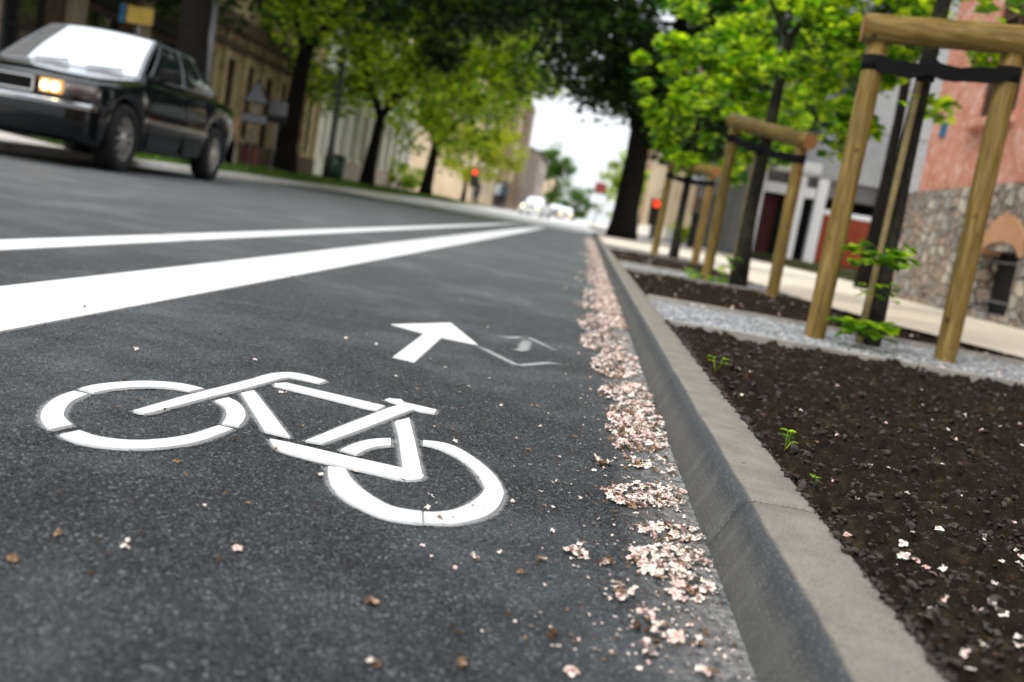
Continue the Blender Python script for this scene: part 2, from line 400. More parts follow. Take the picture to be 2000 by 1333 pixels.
# kerb: one metre stones butted with fine joints
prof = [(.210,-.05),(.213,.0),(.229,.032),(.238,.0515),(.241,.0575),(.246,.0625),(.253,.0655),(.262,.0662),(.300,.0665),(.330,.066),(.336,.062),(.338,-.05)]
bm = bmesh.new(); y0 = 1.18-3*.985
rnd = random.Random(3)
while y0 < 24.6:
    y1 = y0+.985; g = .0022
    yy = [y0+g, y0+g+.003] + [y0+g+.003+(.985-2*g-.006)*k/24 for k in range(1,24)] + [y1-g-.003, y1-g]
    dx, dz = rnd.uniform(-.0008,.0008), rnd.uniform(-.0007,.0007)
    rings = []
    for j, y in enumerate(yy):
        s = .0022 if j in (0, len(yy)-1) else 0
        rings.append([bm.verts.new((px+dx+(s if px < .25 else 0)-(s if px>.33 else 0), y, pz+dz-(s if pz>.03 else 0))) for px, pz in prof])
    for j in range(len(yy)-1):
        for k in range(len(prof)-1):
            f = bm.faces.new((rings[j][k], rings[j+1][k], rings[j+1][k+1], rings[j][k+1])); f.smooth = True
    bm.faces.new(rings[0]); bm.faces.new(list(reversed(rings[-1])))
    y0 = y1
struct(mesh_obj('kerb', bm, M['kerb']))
# joint filler just under the kerb surface
bm = bmesh.new(); box(bm, .262, .326, -1.7, 24.6, -.04, .045); struct(mesh_obj('kerb_joint', bm, M['dark']))

# ------------------------------------------------------------------ beds
def bed_outer(y):
    return np.interp(y, [0, 4.9, 6.1, 7.6, 9, 15, 15.6], [2.35, 2.3, 1.90, 1.66, 1.60, 1.55, 1.5])
def front(x): return 3.50-.0*x
def soil_h(x, y):
    d, i = worley(x/.05, y/.05, 21); d2, i2 = worley(x/.018, y/.018, 31)
    q, qi = worley(x/.032+3*fbm(x/.05,y/.05,77,2), y/.032, 61)
    z = .038+(fbm(x/.22, y/.22, 5, 4)-.5)*.045 + np.sqrt(np.clip(.62-d,0,1))*.030*i**2 + np.sqrt(np.clip(.6-q,0,1))*.020*qi**1.5 + np.sqrt(np.clip(.6-d2,0,1))*.013*i2**1.5+(fbm(x/.012, y/.012, 41, 4, .65)-.5)*.024
    edge = np.clip((x-.330)/.06, 0, 1)
    return np.minimum(z+.002, .057+(x-.335)*.45+.012*vn(x/.02, y/.02, 91)*edge)
def soil_h2(x, y): return soil_h(x, y)-.006
def wrapx(X, Y):
    t = (X-.33)/(2.3-.33)
    return .333+t*(bed_outer(Y)-.333), Y
ysn = geo_steps(.35, 3.50, .0052, 1.1, .0042)
struct(grid_obj('soil_bed', np.linspace(.33, 2.3, 380), ysn, soil_h, M['soil'], xf=wrapx))
for a, b in ((4.72, 7.55), (8.85, 13.1), (14.6, 15.2)):
    struct(grid_obj('soil_bed', np.linspace(.33, 2.3, 120), np.arange(a, b, .022), soil_h2, M['soil'], xf=wrapx))
def gravel_h(x, y):
    d, i = worley(x/.022, y/.022, 51)
    return .046+np.clip(.8-d,0,1)*.016*(.5+.5*i)+(fbm(x/.3,y/.3,6,3)-.5)*.012
for a, b, st in ((3.53, 4.69, .009), (7.6, 8.8, .02), (13.15, 14.55, .03)):
    struct(grid_obj('gravel_strip', np.linspace(.33, 2.3, int(1.97/st)), np.arange(a, b, st), gravel_h, M['gravel'], xf=wrapx))
bm = bmesh.new()
for y in (3.50, 4.69, 7.56, 8.81, 13.1, 14.55):
    xo = float(bed_outer(y)); box(bm, .342, xo, y-.014, y+.016, -.03, .070, .003)
struct(mesh_obj('bed_edging', bm, M['edging']))

# footpath on the right, gently rising to the fronts
bm = bmesh.new(); yy = [-5,0,2,4,4.9,5.5,6.1,6.8,7.6,8.3,9,11,13,15,15.4,18,24.6,32.9]
prev = None
for y in yy:
    xi = float(bed_outer(y)) if y < 15.3 else .338
    row = [bm.verts.new((xi+(3.6-xi)*k/6, y, .062+.04*k/6)) for k in range(7)]+[bm.verts.new((30,y,.106))]
    if prev:
        for k in range(7): bm.faces.new((prev[k], prev[k+1], row[k+1], row[k]))
    prev = row
struct(mesh_obj('footpath', bm, M['path']))
bm = bmesh.new(); sheet(bm, .6, 30, 50, 400, .10); sheet(bm, .24,.6,50,400,.10); struct(mesh_obj('far_pavement', bm, M['pave']))

# left side: kerb, verge, pavement
def strip(name, pts, y0, y1, mat, ny=40):
    bm = bmesh.new(); prev = None
    for j in range(ny+1):
        y = y0+(y1-y0)*j/ny
        row = [bm.verts.new((x, y, z)) for x, z in pts]
        if prev:
            for k in range(len(pts)-1): bm.faces.new((prev[k], prev[k+1], row[k+1], row[k]))
        prev = row
    return struct(mesh_obj(name, bm, mat))
strip('far_kerb', [(-7.02,-.02),(-7.05,.09),(-7.08,.10),(-7.35,.105),(-7.36,-.02)][::-1], 0, 78, M['farkerb'])
strip('verge', [(-8.9,.205),(-8.2,.20),(-7.7,.15),(-7.35,.10)], 14, 78, M['grass'])
strip('pavement', [(-8.9,.215),(-7.34,.112)], 0, 14, M['pave'], 6)
strip('pavement', [(-30,.25),(-12,.235),(-8.89,.215)], 0, 78, M['pave'])
strip('pavement', [(-60,.1),(-7.2,.1)], 96, 500, M['pave'])
# grass blades on the verge (ground cover)
def blades(name, xr, yr, n, zf, hgt, mat, seed):
    r = np.random.RandomState(seed)
    x = r.uniform(*xr, n); y = r.uniform(*yr, n); z = zf(x); a = r.uniform(0, 2*PI, n); h = hgt*r.uniform(.5, 1.3, n); w = h*.13
    lx, ly = r.normal(0,.35,n)*h, r.normal(0,.35,n)*h
    V = np.empty((n,3,3)); V[:,0] = np.stack([x-np.cos(a)*w, y-np.sin(a)*w, z],1); V[:,1] = np.stack([x+np.cos(a)*w, y+np.sin(a)*w, z],1); V[:,2] = np.stack([x+lx, y+ly, z+h],1)
    return np_obj(name, V.reshape(-1,3), np.arange(3*n).reshape(-1,3), mat, k=3)
tag(blades('grass', (-8.9,-7.36), (14,60), 26000, lambda x: np.interp(x, [-8.9,-8.2,-7.7,-7.35],[.205,.20,.15,.10]), .12, M['blade'], 2), 'short green grass under the row of street trees', 'grass', kind='stuff')

# ------------------------------------------------------------------ road markings
def smooth_poly(pts, closed=False):
    return pts
def marking(name, polys, mat, z=.0035, thick=.0022, spray=True):
    """each poly: list of ground points; returns mesh of slightly raised slabs"""
    bm = bmesh.new()
    for P in polys:
        top = [bm.verts.new((p.x, p.y, z)) for p in P]
        bot = [bm.verts.new((p.x, p.y, z-thick-.001)) for p in P]
        f = bm.faces.new(top)
        n = len(P)
        for i in range(n): bm.faces.new((top[i], bot[i], bot[(i+1)%n], top[(i+1)%n]))
    bmesh.ops.recalc_face_normals(bm, faces=bm.faces)
    bmesh.ops.triangulate(bm, faces=[f for f in bm.faces if len(f.verts) > 4])
    return mesh_obj(name, bm, mat)
def cat(pts, n=5):
    out = []
    for i in range(len(pts)-1):
        p0 = pts[max(i-1,0)]; p1 = pts[i]; p2 = pts[i+1]; p3 = pts[min(i+2,len(pts)-1)]
        for k in range(n):
            t = k/n
            out.append(tuple(.5*((2*p1[j])+(-p0[j]+p2[j])*t+(2*p0[j]-5*p1[j]+4*p2[j]-p3[j])*t*t+(-p0[j]+3*p1[j]-3*p2[j]+p3[j])*t**3) for j in (0,1)))
    out.append(tuple(pts[-1])); return out
def z4(x, y): return (50+x/3.6364, 730+y/3.6364)
def z5(x, y): return (500+x/3.6364, 700+y/3.6364)
def z6(x, y): return (700+x/4.4444, 600+y/4.4444)
def arc(zf, outer, inner): return cat([zf(*p) for p in outer]) + cat([zf(*p) for p in inner])
BIKE = [
 arc(z4, [(380,122),(480,95),(650,75),(850,66),(1030,75),(1150,92),(1262,119)], [(1165,137),(1050,118),(900,108),(750,112),(600,127),(482,150)]),
 arc(z4, [(340,138),(250,170),(180,210),(125,265),(105,320),(125,370),(175,412)], [(330,380),(290,345),(270,310),(285,260),(330,210),(440,160)]),
 arc(z4, [(240,452),(350,500),(500,530),(670,548),(830,550),(1000,538),(1150,515),(1300,476),(1470,408)], [(1370,384),(1200,440),(1050,470),(900,486),(780,490),(650,483),(500,460),(380,420)]),
 arc(z4, [(1440,183),(1500,215),(1545,260),(1560,310),(1545,350),(1512,388)], [(1395,370),(1420,330),(1425,280),(1400,240),(1345,205)]),
 [z4(*p) for p in ((765,278),(860,250),(1100,180),(1400,104),(1640,42))] + cat([z5(*p) for p in ((0,150),(100,122),(200,112),(290,118),(400,142),(500,172))]) + cat([z5(*p) for p in ((450,190),(300,158),(220,150),(120,172),(0,206))]) + [z4(*p) for p in ((1640,98),(1300,182),(1000,262),(890,292),(840,298),(800,292))],
 [z5(*p) for p in ((130,192),(210,186),(560,268),(915,352),(860,382),(800,372),(480,292),(130,208))],
 [z4(*p) for p in ((1530,150),(1620,132),(1750,300),(1875,468),(1800,450),(1700,425))],
 [z5(*p) for p in ((350,602),(640,482),(950,362),(1020,345),(990,332),(915,308),(940,298),(1030,305),(1050,326),(1160,350),(1280,378),(1265,405),(1180,392),(1120,376),(1080,388),(760,515),(470,622))],
 cat([z5(*p) for p in ((95,588),(250,618),(600,700),(900,765),(1100,812),(1165,828))]) + cat([z5(*p) for p in ((1190,850),(1160,876),(1050,880),(900,848),(600,780),(400,735),(200,680),(125,640))]),
 [z5(*p) for p in ((985,462),(1085,436),(1130,620),(1175,826),(1040,797),(1028,700),(1010,560))],
 arc(z5, [(600,665),(700,620),(820,590),(955,582)], [(955,635),(870,640),(780,665),(715,698)]),
 arc(z5, [(1185,597),(1330,615),(1450,660),(1600,760),(1710,870),(1757,966)], [(1625,938),(1590,868),(1520,785),(1420,712),(1300,655),(1185,627)]),
 arc(z5, [(1757,972),(1745,1020),(1700,1090),(1600,1150),(1450,1188),(1340,1195),(1195,1187)], [(1190,1110),(1300,1110),(1420,1090),(1520,1045),(1590,992),(1622,946)]),
 arc(z5, [(510,785),(512,850),(540,930),(620,1012),(750,1085),(900,1148),(1050,1178),(1178,1190)], [(1172,1107),(1000,1080),(880,1032),(770,960),(690,890),(648,830),(632,800)]),
]
ARROW = [[z6(*p) for p in ((285,160),(800,145),(1035,338),(720,275),(485,490),(300,445),(570,240))]]
def G(polys): return [[ground(*p) for p in P] for P in polys]
gb, ga = G(BIKE), G(ARROW)
tag(marking('bicycle_symbol', gb, M['paint']), 'white painted bicycle symbol on the dark cycle lane', 'road marking')
tag(marking('direction_arrow', ga, M['paint']), 'small solid white arrow painted ahead of the bicycle', 'road marking')
def overspray(name, polys, w, mat, z, inner=.004):
    V, Fc, A = [], [], []
    for P in polys:
        n = len(P); c = sum(((P[i].x*P[(i+1)%n].y-P[(i+1)%n].x*P[i].y) for i in range(n)))
        sg = 1 if c > 0 else -1
        b0 = len(V); NR = 3
        for i in range(n):
            t = (P[(i+1)%n]-P[i-1]); t = Vector((t.x,t.y,0))
            if t.length < 1e-9: t = Vector((1,0,0))
            t.normalize(); nn = Vector((t.y*sg, -t.x*sg, 0))
            for k, (o, a) in enumerate(((-inner, 1), (w*.3, .55), (w, 0))):
                q = P[i]+nn*o; V.append((q.x, q.y, z-.0002*k)); A.append(a)
        for i in range(n):
            j = (i+1)%n
            for k in range(2): Fc.append((b0+i*3+k, b0+j*3+k, b0+j*3+k+1, b0+i*3+k+1))
    o = np_obj(name, V, Fc, mat); at = o.data.attributes.new('cov', 'FLOAT', 'POINT'); at.data.foreach_set('value', A)
    return o
struct(overspray('bicycle_overspray', gb, .022, M['spray'], .0016)); struct(overspray('arrow_overspray', ga, .014, M['spray'], .0016))
def stroke(pts, w):
    P = [ground(*p) for p in pts]; L = []; Rr = []
    return P, w
def stroke_obj(name, strokes, mat, z=.0018):
    V, Fc, A = [], [], []
    for pts, w in strokes:
        P = [ground(*z6(*p)) for p in pts]; b0 = len(V); n = len(P)
        for i, p in enumerate(P):
            t = (P[min(i+1,n-1)]-P[max(i-1,0)]).normalized(); nn = Vector((-t.y, t.x, 0))
            e = .8 if 0 < i < n-1 else .45
            for o, a in ((-w*1.9,0),(-w*.6,e),(w*.6,e),(w*1.9,0)):
                q = p+nn*o; V.append((q.x,q.y,z)); A.append(a)
        for i in range(n-1):
            for k in range(3): Fc.append((b0+i*4+k, b0+i*4+k+1, b0+i*4+k+5, b0+i*4+k+4))
        z += .0003
    o = np_obj(name, V, Fc, mat); at = o.data.attributes.new('cov', 'FLOAT', 'POINT'); at.data.foreach_set('value', A); return o
tag(stroke_obj('old_arrow_outline', [([(1040,345),(1130,390),(1250,450),(1370,508),(1400,512),(1540,500),(1650,490),(1780,505)], .010),
   ([(1190,258),(1300,272),(1400,268),(1480,272),(1560,310),(1700,382)], .010), ([(1470,290),(1450,330),(1430,370),(1400,385)], .014), ([(1340,378),(1400,385),(1450,380)], .012)], M['old']),
   'faint half worn-off outline of an old arrow beside the white arrow', 'road marking')
def line_obj(name, x0, x1, segs, label, z=.0032):
    bm = bmesh.new()
    for y0, y1 in segs:
        n = max(1, int((y1-y0)/.5))
        for k in range(n):
            a, b = y0+(y1-y0)*k/n, y0+(y1-y0)*(k+1)/n
            f = bm.faces.new([bm.verts.new(p) for p in ((x0,a,z),(x1,a,z),(x1,b,z),(x0,b,z))])
        bm.faces.new([bm.verts.new(p) for p in ((x1,y0,z),(x1,y0,-.001),(x1,y1,-.001),(x1,y1,z))])
    bmesh.ops.remove_doubles(bm, verts=bm.verts, dist=.00001)
    tag(mesh_obj(name, bm, M['paint']), label, 'road marking')
line_obj('lane_line', -1.235, -.960, [(-3, 3.355), (3.367, 26)], 'broad white line along the edge of the cycle lane')
line_obj('lane_line', -1.74, -1.595, [(-3, 4.03), (4.045, 26)], 'thin white line parallel to the broad one, nearer the black car')

# ------------------------------------------------------------------ blossoms
def flower_mesh(seed, brown=False, k=5):
    r = random.Random(seed); bm = bmesh.new()
    openn = r.uniform(.25, .9)
    for p in range(k):
        a = 2*PI*p/k+r.uniform(-.25,.25); L = r.uniform(.0060,.0098); W = L*r.uniform(.6,1.0); cu = r.uniform(-.9,1.5)+openn*.5
        da = Vector((math.cos(a), math.sin(a), 0)); db = Vector((-da.y, da.x, 0))
        g = []
        for i in range(4):
            t = i/3; row = []
            for j in range(4):
                s = (j/3-.5)*2
                w = W*.5*math.sin(PI*(.15+.72*t))*1.15
                q = da*(L*t*math.cos(cu*t)+.0008) + db*(w*s) + Vector((0,0, .0012+L*math.sin(cu*t)*t*.9 + .0016*abs(s)*(1-t) + r.uniform(-.0018,.0018)*t))
                row.append(bm.verts.new(q))
            g.append(row)
        for i in range(3):
            for j in range(3):
                f = bm.faces.new((g[i][j], g[i+1][j], g[i+1][j+1], g[i][j+1])); f.smooth = True
                f.material_index = 1 if (i == 0 and (p == 0)) else 0
    for q in range(4):
        a = r.uniform(0, 2*PI); d = Vector((math.cos(a)*.5, math.sin(a)*.5, r.uniform(.4,1))).normalized()
        L = r.uniform(.006,.011); n = Vector((-d.y, d.x, 0)).normalized()*.00025
        p0 = Vector((0,0,.001)); p1 = p0+d*L*.6; p2 = p0+d*L+Vector((0,0,-.001))
        v = [bm.verts.new(p) for p in (p0-n,p0+n,p1+n,p1-n,p2+n*3,p2-n*3)]
        f = bm.faces.new((v[0],v[1],v[2],v[3])); f.material_index = 0
        f = bm.faces.new((v[3],v[2],v[4],v[5])); f.material_index = 2
    bmesh.ops.rotate(bm, verts=bm.verts, cent=(0,0,0), matrix=Matrix.Rotation(r.uniform(-.7,.7), 3, 'X') @ Matrix.Rotation(r.uniform(-.7,.7), 3, 'Y'))
    mz = min(v.co.z for v in bm.verts)
    for v in bm.verts: v.co.z -= mz+.0004
    me = bpy.data.meshes.new('fallen_blossom'); bm.to_mesh(me); bm.free()
    ms = [M['petal_b'], M['husk'], M['husk']] if brown else ([M['petal'], M['pc'], M['husk']] if seed % 2 else ([M['petal'], M['pcy'], M['husk']] if seed % 4 else [M['petal_p'], M['pc'], M['husk']]))
    for m in ms: me.materials.append(m)
    return me
FL = [flower_mesh(s) for s in range(1, 13)]; FB = [flower_mesh(50+s, True, 4) for s in range(4)]
ALLM = FL+FB
def clods():
    r = np.random.RandomState(9); bm = bmesh.new(); bmesh.ops.create_icosphere(bm, subdivisions=1, radius=1); ob_ = np.array([(1,0,0),(0,1,0),(-1,0,0),(0,-1,0),(0,0,1),(0,0,-1)], float); of_ = np.array([(0,1,4),(1,2,4),(2,3,4),(3,0,4),(1,0,5),(2,1,5),(3,2,5),(0,3,5)])
    bv = np.array([v.co[:] for v in bm.verts]); bf = np.array([[v.index for v in f.verts] for f in bm.faces]); bm.free()
    Vs, Fs = [], []; off = 0
    N = 34000
    y = .7*np.exp(r.rand(N)*math.log(3.48/.7)); x = .338+r.rand(N)*np.minimum(1.95, .25+y*.62)
    ed = r.rand(N) < .05; x = np.where(ed, .327+r.rand(N)*.02, x)
    sz = (.0010+.0050*r.rand(N)**7)*(.8+.3*y)
    z = np.maximum(soil_h(x, y), np.where(x < .337, .0665, 0))
    for k in range(N):
        v_, f_ = (bv, bf) if sz[k] > .0028 else (ob_, of_)
        v = v_*(1+r.uniform(-.38,.38,(len(v_),1)))*np.array([1,r.uniform(.7,1.2),r.uniform(.5,.9)])*sz[k]
        a = r.uniform(0,6.28); R_ = np.array([[math.cos(a),-math.sin(a),0],[math.sin(a),math.cos(a),0],[0,0,1]])
        Vs.append(v@R_.T+np.array([x[k],y[k],z[k]+sz[k]*.3])); Fs.append(f_+off); off += len(v_)
    tag(np_obj('soil_clods', np.concatenate(Vs), np.concatenate(Fs), M['crumb'], k=3), 'loose dark crumbs of earth over the nearest planting bed', 'soil', kind='stuff')
clods()
pl = []   # (x,y,z,size,kind,zone)
rn = random.Random(11)
def addf(x, y, z, s, brown, zone): pl.append((x, y, z, s*(.74 if zone == 'drift' else .74 if zone == 'soil' else .72), rn.choice(FB) if brown else rn.choice(FL), zone))
# dense drift against the kerb: ellipses (px, py, rx, ry, count)
piles = [(1345,1152,44,26,26),(1312,1092,78,26,46),(1290,1118,60,14,18),(1320,1048,72,15,22),(1285,1030,40,10,8),(1255,968,80,26,74),(1310,985,36,14,12),(1215,905,55,12,14),(1290,912,46,16,16),
 (1250,865,60,22,85),(1248,815,62,28,150),(1222,770,52,20,110),(1245,840,60,16,60),(1205,715,50,26,200),(1180,668,46,22,180),(1165,632,36,18,150)]
for cx, cy, rx, ry, n in piles:
    for k in range(int(n*1.9)):
        a = rn.uniform(0, 2*PI); q = math.sqrt(rn.random())
        px, py = cx+rx*q*math.cos(a)+ry*.3*math.sin(a)*q, cy+ry*q*math.sin(a)
        g = ground(px, py)
        if g.x > .209: continue
        lay = (1-q)*.008 if n > 20 else 0
        addf(g.x, g.y, .001+rn.random()*lay, rn.uniform(.55,1.4), rn.random() < .25, 'drift')
for k in range(5200):   # the drift running on along the kerb
    y = 3.5*math.exp(rn.random()**1.0*math.log(20/3.5)); wdt = .10+.02*math.sin(y*3.1)+.02*math.sin(y*7.7)
    x = .205-abs(rn.gauss(0, .5))*wdt*1.15
    addf(x, y, .001+rn.random()*.008, rn.uniform(.9,1.4)*(1+.05*y), rn.random() < .2, 'drift')
for px, py, n in ((1130,1083,9),(1210,1165,10),(1285,1235,6),(1270,1215,5),(1262,1275,5),(1315,1245,4),(1385,1325,5),(1105,1318,3),(1190,1100,3),(1040,797,2),(735,1297,2),(900,1300,2),(925,1093,2),(722,1178,1),(1370,1240,2),(20,1092,2),(118,1048,1),(850,1021,2),(1020,1120,1),(905,803,1),(940,938,1),(1362,1262,1)):
    for k in range(n):
        g = ground(px+rn.gauss(0, 3.5*math.sqrt(n)), py+rn.gauss(0, 2.2*math.sqrt(n)))
        addf(g.x, g.y, .001+(.004*rn.random() if n > 4 else 0), rn.uniform(.9,1.3), rn.random() < (.7 if n <= 2 else .2), 'loose')
for k in range(1500):   # thin loose litter between the heaps
    y = .8*math.exp(rn.random()*math.log(6/.8)); x = .205-abs(rn.gauss(0,1))*.085
    addf(x, y, .0008, rn.uniform(.2,.5), rn.random() < .4, 'drift')
for k in range(95):
    px, py = rn.uniform(150, 1250), rn.uniform(560, 1100)
    if rn.random() < .4: px = rn.uniform(850, 1180)
    g = ground(px, py); addf(g.x, g.y, .001, rn.uniform(.45,.9), rn.random() < .35, 'loose')
def soil_z(x, y): return float(soil_h(np.array([x]), np.array([y]))[0])
for k in range(250):
    y = .75*math.exp(rn.random()*math.log(3.4/.75)); x = rn.uniform(.36, min(2.2, .36+y*.62)); addf(x, y, soil_z(x, y)+.001, rn.uniform(.65,1.15), rn.random() < .12, 'soil')
for px, py, s in ((1912,1288,1.5),(1770,1075,1.5),(1765,1050,1.0),(1838,1112,1.1),(1842,1012,1.2),(1777,945,1.1),(1750,818,1.1),(1635,755,1.1),(1535,760,1.2),(1448,782,1.1),(1990,1240,1.2),(1690,812,1.0),(1490,805,1.0)):
    g = ground(px, py, .055); addf(g.x, g.y, soil_z(g.x, g.y)+.001, s, False, 'soil')
for k in range(420):
    y = rn.uniform(3.5, 13); x = rn.uniform(.36, float(bed_outer(y))); addf(x, y, .062, rn.uniform(.9,1.5), rn.random() < .15, 'soil')
pl.sort(key=lambda p: (p[0]**2+p[1]**2)/(p[3]**.5))
LAB = {'drift': ('cream and pink chestnut blossom in the drift along the kerb foot', 'blossoms drifted against the kerb'),
       'loose': ('single fallen blossom lying loose on the bare asphalt', 'blossoms scattered over the asphalt'),
       'soil': ('pale blossom lying on the dark soil of the planting bed', 'blossoms scattered on the soil')}
def scaleR(p): return Matrix.Rotation(rn.uniform(0, 2*PI), 3, 'Z') @ Matrix.Diagonal((1, rn.uniform(.75,1), rn.uniform(.35,.85))) @ Matrix.Rotation(rn.uniform(-.4,.4) if p[5] == 'drift' else rn.uniform(-.2,.2), 3, 'X')
for p in pl[:295]:
    o = bpy.data.objects.new('fallen_blossom', p[4]); COL.objects.link(o)
    o.matrix_world = Matrix.Translation(p[:3]) @ (scaleR(p)*p[3]).to_4x4()
    tag(o, LAB[p[5]][0], 'blossom', LAB[p[5]][1])
def bake(items, name, label):
    Vs, Fs, Ms = [], [], []; off = 0; cache = {}
    mats = [M['petal'], M['pc'], M['husk'], M['pcy'], M['petal_p'], M['petal_b']]
    for p in items:
        me = p[4]
        if me.name not in cache:
            v = np.empty(len(me.vertices)*3); me.vertices.foreach_get('co', v)
            f = np.array([list(q.vertices) for q in me.polygons]); mi = np.array([mats.index(me.materials[q.material_index]) for q in me.polygons])
            cache[me.name] = (v.reshape(-1,3), f, mi)
        v, f, mi = cache[me.name]
        mm = np.array(scaleR(p))*p[3]
        Vs.append(v@mm.T+np.array(p[:3])); Fs.append(f+off); Ms.append(mi); off += len(v)
    tag(np_obj(name, np.concatenate(Vs), np.concatenate(Fs), mats, smooth=True, midx=np.concatenate(Ms)), label, 'blossoms', kind='stuff')
bake(pl[295:], 'blossom_drift', 'long pale drift of fallen blossom along the gutter and beds')

# brown husks and bits
def husk_mesh(seed):
    r = random.Random(seed); bm = bmesh.new()
    for q in range(r.choice((1,2,3))):
        n = 7; a = r.uniform(0, 2*PI); L = r.uniform(.004,.009); o = Vector((r.uniform(-.004,.004), r.uniform(-.004,.004), .0016))
        pts = [o+Vector((math.cos(a+.5*(k/n-.5))*L*(k/n-.5)*2, math.sin(a+.5*(k/n-.5))*L*(k/n-.5)*2, .0015*math.sin(PI*k/n)+r.uniform(-.0005,.0008))) for k in range(n)]
        tube(bm, pts, [.0003+.0016*math.sin(PI*(k+.4)/n) for k in range(n)], 5, wob=.8, seed=seed+q)
    me = bpy.data.meshes.new('bud_husk'); bm.to_mesh(me); bm.free(); me.materials.append(M['husk']); return me
HM = [husk_mesh(s) for s in range(6)]
hp = [(165,605,1.6),(146,655,1.2),(430,655,1.3),(565,627,1.2),(270,787,1.3),(325,803,1.2),(245,745,.9),(1082,1250,2.2),(1070,1247,1.8),(995,1207,1.3),(1053,1108,1.2),(430,1095,1.5),(900,1240,1.1),(345,842,.9),(780,940,1.1),(1175,1102,1.5),(905,755,1),(1240,1230,2.0),(1262,1240,1.6),(1018,960,.9),(840,795,.8),(640,618,.8),(1370,1010,1.5),(1378,1040,1.6),(1390,1150,1.2),(1330,900,1.5),(860,865,.8)]
for k in range(30): hp.append((rn.uniform(100,1250), rn.uniform(600,1250), rn.uniform(.4,.8)))
for px, py, s in hp:
    g = ground(px, py); o = bpy.data.objects.new('bud_husk', rn.choice(HM)); COL.objects.link(o)
    o.location = (g.x, g.y, .004 if (-1.24 < g.x < -.95) else .001); o.rotation_euler = (0,0,rn.uniform(0,6.28)); o.scale = (s*.62,s*.62,s*.62)
    tag(o, 'brown bit of bud husk lying on the cycle lane', 'husk', 'brown husks scattered over the road')

# seedlings at the kerb
def leafblade(bm, base, tip, w, droop=.2, mi=0):
    d = tip-base; n = d.cross(Vector((0,0,1)));
    if n.length < 1e-6: n = Vector((1,0,0))
    n.normalize(); up = Vector((0,0,1))
    row = []
    for t, ww in ((0,.12),(.35,.9),(.65,1),(.88,.5),(1,.05)):
        c = base+d*t-up*droop*d.length*t*t; row.append((bm.verts.new(c-n*w*ww+up*w*ww*.25), bm.verts.new(c), bm.verts.new(c+n*w*ww+up*w*ww*.25)))
    for i in range(4):
        for j in range(2):
            f = bm.faces.new((row[i][j], row[i+1][j], row[i+1][j+1], row[i][j+1])); f.smooth = True; f.material_index = mi
def seedling(px, py, z, s, label, seed):
    r = random.Random(seed); g = ground(px, py, z); bm = bmesh.new(); b2 = bmesh.new()
    for k in range(5):
        a = r.uniform(0, 2*PI); h = s*r.uniform(.35,.9); top = Vector((math.cos(a)*s*.3, math.sin(a)*s*.3, h))
        tube(b2, [Vector((0,0,0)), top*.6, top], s*.02, 4)
        for q in range(3):
            b = a+r.uniform(-1.5,1.5); leafblade(bm, top, top+Vector((math.cos(b), math.sin(b), .25))*s*r.uniform(.32,.5), s*.19)
    e = empty('seedling', g); mesh_obj('leaves', bm, M['leaf_y'], e); mesh_obj('stem', b2, M['leaf_l'], e); tag(e, label, 'plant')
seedling(1532,880,.055,.034,'small bright green seedling at the soil edge in the middle of the kerb', 1)
seedling(1397,728,.055,.040,'green seedling behind the kerb, farthest of the three along the soil', 2)
seedling(1592,952,.055,.018,'tiny green seedling just behind the kerb joint nearest the viewer', 3)

# ------------------------------------------------------------------ trees
def leaf_cloud(centers, rads, counts, size, seed, flat=.6, shape='rhomb'):
    r = np.random.RandomState(seed); P = []
    for c, rd, n in zip(centers, rads, counts):
        d = r.normal(0, 1, (n,3)); d /= np.linalg.norm(d, axis=1)[:,None]; q = r.rand(n)**.45
        P.append(np.array(c)+d*q[:,None]*np.array([rd, rd, rd*.75]))
    P = np.concatenate(P); n = len(P)
    a = r.uniform(0, 2*PI, n); u = np.stack([np.cos(a), np.sin(a), r.normal(-.25,.35,n)],1); u /= np.linalg.norm(u,axis=1)[:,None]
    w = np.cross(u, np.stack([r.normal(0,.5,n), r.normal(0,.5,n), np.ones(n)],1)); w /= np.linalg.norm(w,axis=1)[:,None]
    nn = np.cross(u, w)
    L = size*r.uniform(.6,1.3,n)[:,None]; W = L*.42
    V = np.stack([P-u*L*.5, P+w*W-nn*L*.1-u*L*.05, P+u*L*.55, P-w*W-nn*L*.1-u*L*.05],1).reshape(-1,3)
    # two triangles per leaf, hinged at the midrib
    i = np.arange(n)*4
    Fc = np.concatenate([np.stack([i,i+1,i+2],1), np.stack([i,i+2,i+3],1)])
    return V, Fc
def bez(a, b, c, n): return [a*(1-t)**2+b*2*t*(1-t)+c*t*t for t in [k/n for k in range(n+1)]]
